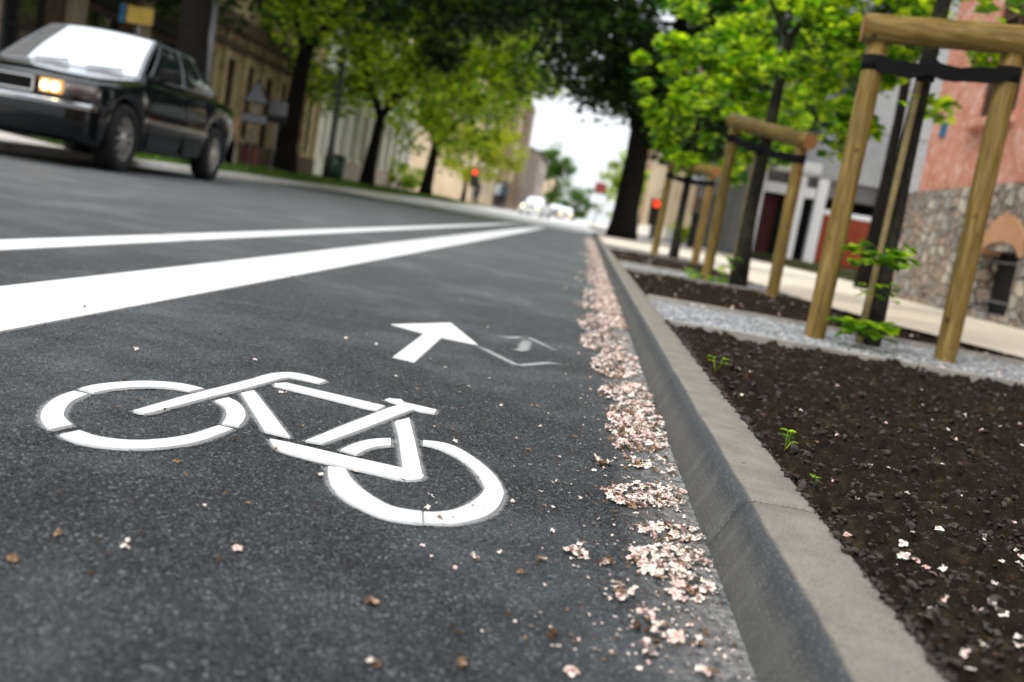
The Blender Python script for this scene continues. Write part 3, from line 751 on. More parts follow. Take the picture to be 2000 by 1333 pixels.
def tree(name, loc, label, trunk_r, fork, crown_c, crown_r, ncl, nleaf, lsize, leafm, barkm, seed, lean=(0,0), limbs=3, group=None, cl_r=.8, zmin=None, gap=None, extra=None, cat='tree', top_r=.6):
    r = random.Random(seed); e = empty(name, loc)
    bm = bmesh.new(); fk = Vector((lean[0]*fork, lean[1]*fork, fork))
    n = 9
    pts = [Vector((fk.x*t+.02*math.sin(t*5+seed)*fork*.3, fk.y*t, fk.z*t)) for t in [k/n for k in range(n+1)]]
    rr = [trunk_r*(1.55-.55*min(1, t*7))*(1-.3*t) if t < .15 else trunk_r*(1-(1-top_r)*t) for t in [k/n for k in range(n+1)]]
    rr[0] = trunk_r*1.3; rr[1] = trunk_r*1.05
    pts[0].z = -.15
    tube(bm, pts, rr, 14, wob=.12, seed=seed)
    C = Vector(crown_c); cr = Vector(crown_r)
    cl = []
    tries = 0
    while len(cl) < ncl and tries < ncl*40:
        tries += 1
        d = Vector((r.gauss(0,1), r.gauss(0,1), r.gauss(0,1))).normalized()*(r.random()**.4)
        p = C+Vector((d.x*cr.x, d.y*cr.y, d.z*cr.z))
        if zmin is not None and p.z < zmin: continue
        if gap and gap(p+Vector(loc)): continue
        cl.append(p)
    if extra: cl += [Vector(p) for p in extra]
    lims = []
    for k in range(limbs):
        a = 2*PI*k/limbs+r.uniform(-.4,.4)+seed; tgt = C+Vector((math.cos(a)*cr.x*.5, math.sin(a)*cr.y*.5, r.uniform(.1,.5)*cr.z))
        mid = fk.lerp(tgt, .45)+Vector((math.cos(a), math.sin(a), .8))*.12*cr.x
        b = bez(pts[-1]*.98, mid, tgt, 7); r0 = trunk_r*top_r*r.uniform(.6,.85)
        tube(bm, b, [r0*(1-.8*i/7) for i in range(8)], 8, wob=.1, seed=k); lims.append((b, r0))
    for p in cl:
        b, r0 = min(lims, key=lambda L: min((q-p).length for q in L[0][2:]))
        i = min(range(2, 8), key=lambda i: (b[i]-p).length); s = b[max(1,i-1)]
        tube(bm, bez(s, s.lerp(p,.5)+Vector((0,0,.1*(p-s).length)), p, 4), [r0*.3*(1-.17*i)*x for x in (1,.75,.5,.3,.12)], 5, cap=False)
    mesh_obj('trunk', bm, barkm, e)
    w = [r.uniform(.4,1.6) for _ in cl]; sw = sum(w)
    V, Fc = leaf_cloud(cl, [cl_r*r.uniform(.7,1.3) for _ in cl], [int(nleaf*q/sw)+1 for q in w], lsize, seed)
    np_obj('crown', V, Fc, leafm, e, k=3)
    tag(e, label, cat, group); return e
def onground(px, py, Y): v = atY(px, py, Y); return v
GR = 'street trees along the far side of the road'
def gapL(p): return p.x > -3.2 and p.z < 9
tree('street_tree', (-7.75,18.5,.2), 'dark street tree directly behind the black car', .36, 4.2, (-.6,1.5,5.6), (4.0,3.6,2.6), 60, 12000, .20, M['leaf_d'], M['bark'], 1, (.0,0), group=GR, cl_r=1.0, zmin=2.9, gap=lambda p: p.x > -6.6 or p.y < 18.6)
tree('street_tree', (-8.25,26.5,.2), 'thick leaning street tree forking in front of the sooty ochre house', .30, 3.3, (.6,0,6.8), (5.0,5,4.3), 80, 14000, .20, M['leaf_l'], M['bark'], 2, (.05,0), group=GR, cl_r=.9, zmin=3.3, limbs=3, gap=lambda p: p.x < -8.6 and p.z < 6.4)
tree('street_tree', (-8.2,36.5,.2), 'slimmer street tree before the end of the cream pilastered house', .27, 2.6, (.9,0,6.8), (6.2,5,5.0), 130, 24000, .23, M['leaf_l'], M['bark'], 3, (.06,0), group=GR, cl_r=1.0, zmin=2.7, gap=lambda p: p.x > -4.6+max(0,(p.z-3.8))*2)
tree('street_tree', (-8.2,50,.2), 'last street tree of the far row, beyond the cream house', .32, 2.6, (1.0,0,7.4), (6.4,5,6.2), 130, 22000, .27, M['leaf_l'], M['bark'], 4, (.04,0), group=GR, cl_r=1.1, zmin=2.2, gap=lambda p: p.x > -5.6+max(0,p.z-4.4)*1.5)
def gapC(p):
    # keep the street corridor open to the left of the trunk, low down
    return (p.x < .3 and p.z < min(4.3, 2.7-.9*(p.x-.3))) or (p.x > 3.2 and p.z < 2.6)
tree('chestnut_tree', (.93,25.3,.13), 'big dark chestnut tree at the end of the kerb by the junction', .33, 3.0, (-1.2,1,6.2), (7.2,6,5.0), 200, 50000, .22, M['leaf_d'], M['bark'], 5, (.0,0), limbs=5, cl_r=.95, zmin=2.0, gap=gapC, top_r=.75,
     extra=[(.9,0,2.6),(1.7,0,2.7),(2.4,0,2.8),(1.9,.5,3.2),(-1.0,0,3.6),(1.2,-.5,3.2),(-.6,-.3,3.4),(.2,.2,3.1),(2.9,0,3.3)])
tree('yellow_leaved_tree', (-9.3,74,.2), 'yellow-green tree beyond the end of the cream house', .2, 1.8, (0,0,4.2), (3.6,3,2.8), 50, 7000, .26, M['leaf_yel'], M['bark'], 6, cl_r=.9, zmin=1.3)
tree('garden_tree', (-15.5,58,.2), 'mid green tree beside the cream house gable', .2, 1.8, (0,0,4.6), (3.3,3,3.6), 50, 7000, .26, M['leaf_m'], M['bark'], 7, cl_r=.9, zmin=.8)
tree('garden_shrub', (-11.6,60,.2), 'low green shrub on the pavement under the last street tree', .06, .4, (0,0,1.0), (1.6,1.6,.9), 16, 2400, .16, M['leaf_l'], M['bark'], 8, cl_r=.5, zmin=.2, cat='shrub')
tree('distant_tree', (-7.4,190,.1), 'distant green tree left of the sky gap at the street end', .35, 3, (0,0,8.0), (3.4,3.4,5.8), 40, 4500, .5, M['leaf_m'], M['bark'], 9, cl_r=1.4, zmin=.5)
tree('distant_tree', (-3.2,260,.1), 'low distant tree in the middle of the street end', .35, 3, (0,0,4.2), (6.5,5,4), 44, 4500, .6, M['leaf_m'], M['bark'], 10, cl_r=1.6, zmin=.5)
tree('distant_tree', (3.6,120,.1), 'distant yellowish tree just left of the big chestnut trunk', .3, 3, (0,0,5.2), (2.6,3,4.2), 40, 4500, .4, M['leaf_l'], M['bark'], 11, cl_r=1.1, zmin=.8)

# young trees in guards
def young(px, py, seed, label, Y, trunk_r, tt, crown_c, crown_r, ncl, nl, ls, extra=None, zmin=None, leaf='leaf_y'):
    b = ground(px, py, .06); q = atY(*tt, b.y); lean = ((q.x-b.x)/(q.z-b.z), .0)
    e = tree('young_tree', (b.x, b.y, .055), label, trunk_r, 1.9, crown_c, crown_r, ncl, nl, ls, M[leaf], M['bark_y'], seed, lean, 3, 'young trees staked along the kerb', cl_r=.17, zmin=zmin, extra=extra, top_r=.55)
    return e
GY = [4.11, 8.15, 14.0]
young(1692,668,21,'nearest young staked tree, dark trunk with leafy shoots near its foot',4.1,.044,(1826,85),(.3,.3,2.6),(1.3,1.1,1.05),60,2600,.10, extra=[(.62,.0,1.50),(.75,-.1,1.46),(.9,0,1.50),(.42,0,1.52),(.2,.1,1.6),(1.05,-.1,1.45)], zmin=1.55)
young(1440,560,22,'second young staked tree with a bright green crown above its guard',8.0,.062,(1500,262),(.3,.0,2.15),(1.2,1.0,1.0),85,4400,.088, zmin=1.12, extra=[(.55,0,1.15),(-.5,0,1.35)])
young(1316,505,23,'farthest young staked tree, its bright crown hanging beside the dark chestnut',14.1,.06,(1346,335),(.35,0,2.3),(1.3,1.0,1.25),95,6000,.115, zmin=1.15)
# trunk shoots on the nearest young tree and a few others
def shoots(px, py, z, Y, n, s, label, seed):
    r = random.Random(seed); c = atY(px, py, Y); bm = bmesh.new(); b2 = bmesh.new()
    for k in range(n):
        a = r.uniform(0, 2*PI); b = Vector((r.uniform(-.01,.01),0,r.uniform(-.02,.02))); t = b+Vector((math.cos(a),math.sin(a),r.uniform(-.2,.7)))*s*r.uniform(.3,1)
        tube(b2, [b, (b+t)/2+Vector((0,0,s*.1)), t], s*.02, 4)
        for q in range(3):
            w = a+r.uniform(-1.2,1.2); leafblade(bm, t, t+Vector((math.cos(w),math.sin(w),r.uniform(-.3,.4)))*s*r.uniform(.4,.65), s*.26)
    e = empty('leafy_shoot', c); mesh_obj('leaves', bm, M['leaf_y'], e); mesh_obj('stem', b2, M['leaf_m'], e); tag(e, label, 'shoot')
shoots(1718,512,0,3.98,30,.10,'clump of bright green leaves sprouting halfway up the nearest young trunk',1)
shoots(1708,570,0,3.98,9,.07,'few small green leaves on the nearest young trunk just below the leaf clump',2)
shoots(1686,652,0,3.93,30,.10,'bright green shoots at the foot of the nearest young tree',3)
shoots(1780,200,0,4.05,4,.04,'tiny yellow-green leaves high on the nearest young trunk',4)
shoots(1428,520,0,7.7,9,.10,'small green shoots low on the second young trunk',5)
shoots(1385,552,0,8.2,14,.16,'green weeds at the left post of the second tree guard',6)

def guard(Y, pxl, pyl, pxr, pyr, htop_l, prad, label, tree_px, sag=.0):
    L = ground(pxl, pyl, .06); Rr = ground(pxr, pyr, .06)
    Ym = (L.y+Rr.y)/2
    e = empty('tree_guard', ((L.x+Rr.x)/2, Ym, .05))
    o = Vector(e.location)
    # tops, measured in the plane of the posts
    tl = atY(*htop_l[0], L.y); tr = atY(*htop_l[1], Rr.y)
    for b, t, sd in ((L, tl, 1), (Rr, tr, 2)):
        bm = bmesh.new(); b = b.copy(); b.z = -.1
        tube(bm, [b-o+(t-b)*k/10 for k in range(11)], [prad*(1+.02*math.sin(k*1.7+sd)) for k in range(11)], 16, wob=.03, seed=sd)
        mesh_obj('post', bm, M['wood'], e)
    bm = bmesh.new(); d = (tr-tl).normalized(); a = tl-d*.07+Vector((0,-.02,prad*.9)); c = tr+d*.09+Vector((0,-.02,prad*.9))
    tube(bm, [Vector((0,0,0))+(c-a)*(k/10-.5) for k in range(11)], [prad*1.32*(1+.02*math.sin(k*2.1)) for k in range(11)], 18, wob=.03, seed=5)
    ob = mesh_obj('crossbar', bm, M['woodx'], e, loc=(a+c)/2-o)
    for k_, sg_ in ((-.5, -1), (.5, 1)):
        bm = bmesh.new(); dd = (c-a).normalized(); q0 = (c-a)*k_; tube(bm, [q0-dd*.002, q0+dd*sg_*.0035], prad*1.26, 18, wob=.04); mesh_obj('cut_end', bm, M['cut'], ob)
    # strap: wraps each post, sags to the trunk
    bm = bmesh.new(); zs = -prad*2.2
    tp = atY(*tree_px, Ym)
    def band(pts, hh):
        prev = None
        for q, hw in pts:
            row = [bm.verts.new(q+Vector((0,yy,zz))) for yy, zz in ((-.004,-hw),(-.004,hw),(.004,hw),(.004,-hw))]
            if prev:
                for k in range(4): f = bm.faces.new((prev[k], prev[(k+1)%4], row[(k+1)%4], row[k])); f.smooth = False
            else: bm.faces.new(row)
            prev = row
        bm.faces.new(list(reversed(prev)))
    h = prad*.6
    zt = tp.z-o.z
    pL = tl-o+Vector((0,-prad*1.02,zs)); pR = tr-o+Vector((0,-prad*1.02,zs)); pm = Vector((tp.x-o.x, -prad*.9, (pL.z+pR.z)/2-.012))
    for s_ in (0, .012):
        off = Vector((0, s_, s_*.6)); P = []
        for k in range(13):
            t = k/12; q = (pL.lerp(pm, t*2) if t < .5 else pm.lerp(pR, t*2-1))+off
            q.z -= .018*math.sin(PI*((t*2)%1)); P.append((q, h*(1+.25*math.sin(k*1.9+s_*200))))
        band(P, h)
    for q in (tl, tr):
        bb = q-o+Vector((0,0,zs)); tube(bm, [bb+Vector((0,0,-h*1.15)), bb+Vector((0,0,h*1.15))], prad*1.08, 16)
    tube(bm, [pm+Vector((0,prad*.9,-h*1.6)), pm+Vector((0,prad*.9,h*1.6))], prad*.85, 14)
    mesh_obj('strap', bm, M['rubber'], e)
    tag(e, label, 'tree guard', 'wooden tree guards in a row')
guard(4.11, 1591, 655, 1846, 702, ((1716,78),(1979,100)), .042, 'nearest wooden tree guard, its crossbar running out of the picture', (1820,95))
guard(8.2, 1379, 545, 1508, 577, ((1436,248),(1566,285)), .044, 'middle wooden tree guard between the nearest one and the farthest', (1492,270))
guard(14.0, 1277, 497, 1356, 515, ((1311,328),(1391,342)), .050, 'farthest wooden tree guard, smallest of the three', (1345,335))
def cane(px, py, tx, ty, Y, r0, label):
    b = ground(px, py, .06); t = atY(tx, ty, b.y); e_ = bmesh.new()
    tube(e_, [Vector((0,0,-.1))]+[(t-b)*k/6 for k in range(1,7)], [r0*(1+.05*math.sin(k*2)) for k in range(7)], 10, wob=.08)
    o = mesh_obj('support_stake', e_, M['cane'], loc=b); tag(o, label, 'stake')
cane(1678,668,1806,118,4.1,.013,'thin pale cane tied beside the nearest young trunk')
cane(1430,556,1487,285,8,.040,'rounded wooden stake close to the second young trunk')

# ------------------------------------------------------------------ buildings
def facade(e, side, X, Y0, Y1, z0, zrows, openings, depth, mat, part='wall', rev=.16, glassm=None, framem=None, arch=False, cross=True, base=None):
    """front wall in the plane x=X facing the street with real openings; openings = [(ya,yb,za,zb)]"""
    sx = -side    # outward direction of the front
    o = Vector(e.location); bm = bmesh.new()
    ysl = sorted(set([Y0,Y1]+[v for q in openings for v in q[:2]])); zsl = sorted(set([z0]+zrows+[v for q in openings for v in q[2:4]]))
    def V(x,y,z): return bm.verts.new((x-o.x, y-o.y, z-o.z))
    def inside(y, z): return any(a < y < b and c < z < d for a,b,c,d in openings)
    for i in range(len(ysl)-1):
        for j in range(len(zsl)-1):
            if inside((ysl[i]+ysl[i+1])/2, (zsl[j]+zsl[j+1])/2): continue
            bm.faces.new([V(X,ysl[i],zsl[j]), V(X,ysl[i+1],zsl[j]), V(X,ysl[i+1],zsl[j+1]), V(X,ysl[i],zsl[j+1])])
    xi = X-sx*rev
    for a,b,c,d in openings:
        for q in (((X,a,c),(X,a,d),(xi,a,d),(xi,a,c)), ((X,b,c),(xi,b,c),(xi,b,d),(X,b,d)), ((X,a,c),(xi,a,c),(xi,b,c),(X,b,c)), ((X,a,d),(X,b,d),(xi,b,d),(xi,a,d))):
            bm.faces.new([V(*p) for p in q])
    zt = zsl[-1]; xb = X-sx*depth
    for q in (((X,Y0,z0),(X,Y0,zt),(xb,Y0,zt),(xb,Y0,z0)), ((X,Y1,z0),(xb,Y1,z0),(xb,Y1,zt),(X,Y1,zt)), ((xb,Y0,z0),(xb,Y1,z0),(xb,Y1,zt),(xb,Y0,zt)), ((X,Y0,zt),(X,Y1,zt),(xb,Y1,zt),(xb,Y0,zt))):
        bm.faces.new([V(*p) for p in q])
    bmesh.ops.remove_doubles(bm, verts=bm.verts, dist=1e-4); bmesh.ops.recalc_face_normals(bm, faces=bm.faces)
    w = mesh_obj(part, bm, mat, e)
    for a,b,c,d in openings:
        if glassm is None: continue
        bm = bmesh.new(); f = .05; xg = xi+sx*.03
        xa, xc = sorted((xg-o.x, xg+sx*.05-o.x))
        for (p,q,r_,s) in ((a,a+f,c,d),(b-f,b,c,d),(a+f,b-f,c,c+f),(a+f,b-f,d-f,d)): box(bm, xa, xc, p-o.y, q-o.y, r_-o.z, s-o.z)
        if cross:
            m_ = (a+b)/2; box(bm, xa+.003, xc-.003, m_-.025-o.y, m_+.025-o.y, c+f-o.z, d-f-o.z); zz = c+(d-c)*.66
            box(bm, xa+.006, xc-.006, a+f-o.y, b-f-o.y, zz-.02-o.z, zz+.02-o.z)
        wn = mesh_obj('window', bm, framem or M['framew'], e)
        bm = bmesh.new(); xp, xq = sorted((xg-sx*.03-o.x, xg+sx*.004-o.x)); box(bm, xp, xq, a+.005-o.y, b-.005-o.y, c+.005-o.z, d-.005-o.z); mesh_obj('pane', bm, glassm, wn)
    return w
def slab(e, name, x0,x1,y0,y1,z0,z1, mat, bev=.01):
    o = e.location; bm = bmesh.new(); box(bm, x0-o.x,x1-o.x,y0-o.y,y1-o.y,z0-o.z,z1-o.z,bev); return mesh_obj(name, bm, mat, e)
def roofp(e, X, xb, Y0, Y1, z, h=2.0, mat=None):
    o = e.location; bm = bmesh.new(); x0, x1 = sorted((X, xb)); xm = (x0+x1)/2
    P = [(x0-.3,Y0-.2,z),(x1+.3,Y0-.2,z),(x1+.3,Y1+.2,z),(x0-.3,Y1+.2,z),(xm,Y0+1.5,z+h),(xm,Y1-1.5,z+h)]
    v = [bm.verts.new((p[0]-o.x,p[1]-o.y,p[2]-o.z)) for p in P]
    for f in ((0,1,4),(1,2,5,4),(2,3,5),(3,0,4,5),(3,2,1,0)): bm.faces.new([v[i] for i in f])
    return mesh_obj('roof', bm, mat or M['roof'], e)

# sooty ochre house
e = empty('ochre_house', (-12,36.5,.2)); op = []
for k in range(7):
    y = 29.6+k*1.85; op.append((y, y+.75, 1.1, 3.5) if k != 3 else (y-.1, y+1.0, .22, 3.4)); op.append((y, y+.8, 5.3, 7.4)); op.append((y, y+.8, 8.6, 10.4))
facade(e, -1, -12, 29, 42.5, .2, [4.4, 12], op, 9, M['brownf'], glassm=M['win'], framem=M['frame'])
slab(e, 'cornice', -12,-11.62,28.9,42.6,4.25,4.75,M['cornice'],.05); slab(e, 'string_course', -12,-11.8,28.95,42.55,3.75,3.95,M['cornice'],.03)
slab(e, 'cornice', -12,-11.5,28.9,42.6,11.3,12.05,M['cornice'],.05); slab(e, 'plinth', -12,-11.9,29,42.5,.2,.95,M['cornice'],.02); roofp(e,-12,-21,29,42.5,12.06)
for k in range(8):
    y = 29.25+k*1.85; slab(e, 'pilaster', -12,-11.86,y-.22,y+.08,.96,4.24,M['brownf'],.02); slab(e, 'pilaster', -12,-11.88,y-.2,y+.06,4.76,11.29,M['ocre'],.02)
tag(e, 'sooty ochre old house with heavy dark cornice behind the thick leaning tree', 'building')
# dark shop house at the left edge
e = empty('shop_house', (-12,20,.2)); op = []
for k in range(6):
    y = 9.5+k*3.2; op.append((y, y+1.9, .5, 3.2)); op.append((y+.3, y+1.4, 4.6, 6.4))
facade(e, -1, -12, 8.8, 28.4, .2, [7.2], op, 9, M['cornice'], glassm=M['win'], framem=M['dmetal'])
for k in range(7): slab(e, 'pilaster', -12,-11.75,8.85+k*3.2,9.35+k*3.2,.22,3.9,M['ocre'],.03)
slab(e, 'cornice', -12,-11.6,8.8,28.4,3.92,4.3,M['cornice'],.04); slab(e, 'signboard', -11.98,-11.7,22.3,28.2,3.3,3.6,M['trim'],.01); roofp(e,-12,-21,8.8,28.4,7.21,1.0)
tag(e, 'dark shop house with pale stone piers behind the black car', 'building')
# cream pilastered house
e = empty('cream_house', (-12.2,53,.2)); op = []
for k in range(10):
    y = 45.2+k*2.02
    op.append((y, y+1.0, 1.35, 3.7)); op.append((y, y+1.0, 5.2, 7.2))
op[0] = (45.0,46.3,.25,4.0)
facade(e, -1, -12.2, 43.4, 65.5, .2, [4.4, 8.6], op, 9, M['cream'], glassm=M['win'], framem=M['framew'])
slab(e, 'plinth', -12.2,-12.05,46.5,65.5,.2,1.2,M['creamd'],.02); slab(e,'cornice',-12.2,-11.75,43.3,65.6,4.15,4.5,M['cream'],.04); slab(e,'cornice',-12.2,-11.7,43.3,65.6,8.2,8.65,M['cream'],.04)
for k in range(11): slab(e, 'pilaster', -12.2,-12.0,44.2+k*2.02,44.7+k*2.02,1.21,4.14,M['cream'],.03)
roofp(e,-12.2,-21,43.4,65.5,8.66,2.2)
tag(e, 'low cream house with a row of pilasters behind the middle street trees', 'building')
# beige gable house beyond the yellow tree
e = empty('beige_house', (-12,110,.1))
op = [(101+3*k, 102.2+3*k, z, z+2) for k in range(5) for z in (1.2,5,8.8,12.6)]
facade(e, -1, -11.4, 99, 118, .1, [18], op, 9, M['beige'], glassm=M['win'], framem=M['framew']); roofp(e,-11.4,-20.4,99,118,18.02,2.5)
for zz in (4,7.8,11.6): slab(e,'string_course',-11.4,-11.25,99,118,zz,zz+.25,M['cream'],.02)
tag(e, 'tall beige house with a plain gable seen behind the yellow-green tree', 'building')
e = empty('tan_house', (-9.6,135,.1)); op = []
for k in range(8):
    for z in (.8,4.4,7.8,11.2): op.append((121.5+3.6*k, 123.2+3.6*k, z, z+2.2))
facade(e, -1, -10.7, 119.4, 150, .1, [15.2], op, 10, M['tan'], glassm=M['win'], framem=M['framew'], rev=.3); roofp(e,-10.7,-20.7,119.4,150,15.22,2)
for k in range(3):
    y = 124.6+k*9.5; slab(e, 'bay', -10.7,-10.1,y,y+3.4,3.4,15.0,(M['beige'],M['tan'],M['ocre'])[k],.05); slab(e,'cornice',-10.7,-10.4,y+3.6,y+9.2,14.5,15.1,M['cornice'],.04)
tag(e, 'tall tan and grey house with bays, left of the sky gap', 'building')
e = empty('small_cream_house', (-9,165,.1)); op = [(156+4*k,157.6+4*k,z,z+2) for k in range(5) for z in (1,4.6)]
facade(e, -1, -8.6, 152, 178, .1, [9.2], op, 9, M['creamd'], glassm=M['win'], framem=M['framew']); slab(e,'cornice',-8.6,-8.2,152,178,8.7,9.15,M['cornice'],.03); roofp(e,-8.6,-17.6,152,178,9.21,1.6)
tag(e, 'lower pinkish cream house beyond the tall tan one', 'building')
e = empty('far_house', (-8,240,.1)); op = [(222+5*k,224+5*k,z,z+2) for k in range(6) for z in (1,4.6)]
facade(e, -1, -8.2, 218, 255, .1, [8], op, 9, M['beige'], glassm=M['win'], framem=M['framew']); roofp(e,-8.2,-17.2,218,255,8.02,2)
tag(e, 'small beige house farthest down the left of the street', 'building')
# right side far
e = empty('sandstone_house', (3.6,60,.1)); op = []
for k in range(7):
    for z in (1.1,4.6,8.0): op.append((52.5+3*k, 53.6+3*k, z, z+1.8))
facade(e, 1, 4.0, 51, 75, .1, [12], op, 10, M['beige'], glassm=M['win'], framem=M['frame']); slab(e,'plinth',3.85,4.0,51,75,.1,.7,M['cream'],.02); roofp(e,4.0,14.0,51,75,12.02)
bm = bmesh.new()
tag(e, 'plain beige house across the junction, right of the chestnut trunk', 'building')
slab(e, 'side_wall', 4.02,16,50.7,50.98,.1,11.9,M['beige'],.02)
slab(e, 'plinth', 4.02,16,50.55,50.69,.1,.75,M['white'],.02)
for k in range(4):
    x = 5.1+k*2.6; w = slab(e, 'window', x, x+1.0, 50.62, 50.69, 1.5, 3.3, M['frame'], .01); slab(e, 'window', x, x+1.0, 50.62, 50.69, 5.0, 6.8, M['frame'], .01)
e = empty('far_right_house', (4.6,150,.1)); op = [(131+4*k,133+4*k,z,z+2) for k in range(6) for z in (1,4.6,8)]
facade(e, 1, 5.6, 128, 160, .1, [11], op, 9, M['tan'], glassm=M['win'], framem=M['framew']); roofp(e,5.6,14.6,128,160,11.02)
tag(e, 'distant tan house on the right of the street end', 'building')

# white modern building, set back
e = empty('modern_building', (8,32,.1)); YB = 30.0
def BX(px): return atY(px, 440, YB).x
x0 = BX(1424)
slab(e, 'upper_wall', x0, x0+13, YB, YB+16, 2.72, 9.5, M['white'], .02)
slab(e, 'soffit_band', x0+.6, x0+12.9, YB+.35, YB+15.9, 2.22, 2.715, M['soffit'], .01)
slab(e, 'canopy', BX(1484), BX(1566), YB-1.1, YB-.003, 2.74, 3.02, M['col'], .02)
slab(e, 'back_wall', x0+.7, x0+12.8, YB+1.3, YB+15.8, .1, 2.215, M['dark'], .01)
slab(e, 'end_pier', x0, BX(1452), YB+.02, YB+2.5, .1, 2.715, M['soffit'], .02)
for a, b in ((1456,1480),(1533,1560),(1583,1604),(1716,1736)): slab(e, 'column', BX(a), BX(b), YB+.02, YB+.34, .1, 2.715, M['col'], .02)
for a, b in ((1481,1532),(1561,1582)): slab(e, 'lintel', BX(a), BX(b), YB+.06, YB+.3, 2.10, 2.4, M['col'], .01)
slab(e, 'door', BX(1490), BX(1524), YB+1.18, YB+1.29, .1, 2.05, M['reddoor'], .01)
slab(e, 'door', BX(1562), BX(1572), YB+1.18, YB+1.29, .1, 2.0, M['reddoor'], .01)
slab(e, 'red_panel', BX(1606), BX(1714), YB+.12, YB+.26, .3, 1.72, M['brickr'], .01); slab(e, 'panel_cap', BX(1606), BX(1714), YB+.08, YB+.30, 1.722, 1.86, M['col'], .01)
slab(e, 'dark_hatch', BX(1738), x0+12.8, YB+.2, YB+.3, .1, 2.2, M['dark'], .01)
for a, b, c, d in ((1436,1448,3.3,4.6),(1500,1520,4.6,6.2),(1600,1625,4.6,6.2)): slab(e, 'window', BX(a), BX(b), YB-.03, YB-.002, c, d, M['dmetal'], .004)
slab(e, 'panel_joint', x0+.01, x0+12.9, YB-.012, YB-.002, 4.22, 4.25, M['soffit'], 0)
tag(e, 'pale grey modern building with overhang and white columns behind the guards', 'building')

# weathered pink house with stone base
e = empty('pink_house', (3.5,8,.1)); XP = 3.55; YC = 11.45
op = [(9.3,10.15,1.93,3.4),(7.3,8.15,1.93,3.4),(5.2,6.05,1.93,3.4),(9.3,10.15,4.9,6.3),(7.3,8.15,4.9,6.3)]
facade(e, 1, XP, 1.0, YC, 1.285, [8], op, 8, M['pink'], 'wall', .10, M['win'], M['frame'])
opb = [(8.36,9.14,.16,.70)]
facade(e, 1, XP-.06, .95, YC+.06, .02, [1.28], opb, 8.1, M['stone'], 'stone_plinth', .25)
roofp(e, XP, XP+8, 1, YC, 8.02, 2.4)
for a,b,c,d in op[:5]: slab(e, 'window_sill', XP-.10, XP+.02, a-.08, b+.08, c-.09, c-.002, M['pink'], .012)
# arched opening with plaster arch, dark hatch inside
bm = bmesh.new(); ya, yb = 8.36, 9.14; ym = (ya+yb)/2; rr_ = (yb-ya)/2
def arch_plate(bm, X, x2, ro, ri, zc, o, n=14):
    ringo = [(ym+ro*math.cos(PI*k/n), zc+ro*math.sin(PI*k/n)*.78) for k in range(n+1)]; ringi = [(ym+ri*math.cos(PI*k/n), zc+ri*math.sin(PI*k/n)*.30) for k in range(n+1)]
    A = [bm.verts.new((X-o.x, y-o.y, z-o.z)) for y, z in ringo]; B = [bm.verts.new((X-o.x, y-o.y, z-o.z)) for y, z in ringi]
    A2 = [bm.verts.new((x2-o.x, y-o.y, z-o.z)) for y, z in ringo]; B2 = [bm.verts.new((x2-o.x, y-o.y, z-o.z)) for y, z in ringi]
    for k in range(n):
        bm.faces.new((A[k],A[k+1],B[k+1],B[k])); bm.faces.new((A[k],A2[k],A2[k+1],A[k+1])); bm.faces.new((B[k],B[k+1],B2[k+1],B2[k]))
arch_plate(bm, XP-.075, XP+.1, .45, .385, .66, e.location); mesh_obj('arch', bm, M['orange'], e)
slab(e, 'hatch', XP+.10, XP+.16, ya+.005, yb-.005, .14, .699, M['dark'], .003)
slab(e, 'hatch_bar', XP+.03, XP+.05, ya+.006, yb-.006, .60, .615, M['metal'], .002); slab(e, 'hatch_bar', XP+.03, XP+.05, ya+.006, yb-.006, .26, .275, M['metal'], .002)
slab(e, 'plaque', XP-.02, XP-.002, 10.95, 11.12, 1.86, 2.02, M['signb'], .003)
tag(e, 'weathered pink plastered house on a rubble stone base at the right edge', 'building')
# low mossy wall, hedge, slim dark tree
e = empty('low_wall', (5.2,20,.1)); slab(e, 'coping', 4.6,4.95,11.6,33,.25,.29,M['mossy'],.01); slab(e, 'wall_body', 4.65,4.9,11.6,33,.08,.249,M['mossy'],.02); tag(e, 'low mossy dark wall along the footpath before the modern building', 'wall')
sv = atY(1690,530,13.0)
tree('slim_dark_tree', (sv.x,13.0,.1), 'slim dark tree standing between the pink house and the modern building', .09, 3.2, (.1,0,5.2), (1.8,1.8,1.8), 40, 2600, .12, M['leaf_l'], M['bark'], 31, cl_r=.4, top_r=.6)
tree('hedge', (4.2,44,.1), 'bright yellow-green hedge at the far end of the footpath', .05, .3, (.8,0,.45), (1.6,1.8,.5), 30, 4200, .13, M['hedge'], M['bark'], 32, cl_r=.35, zmin=.15, cat='hedge')

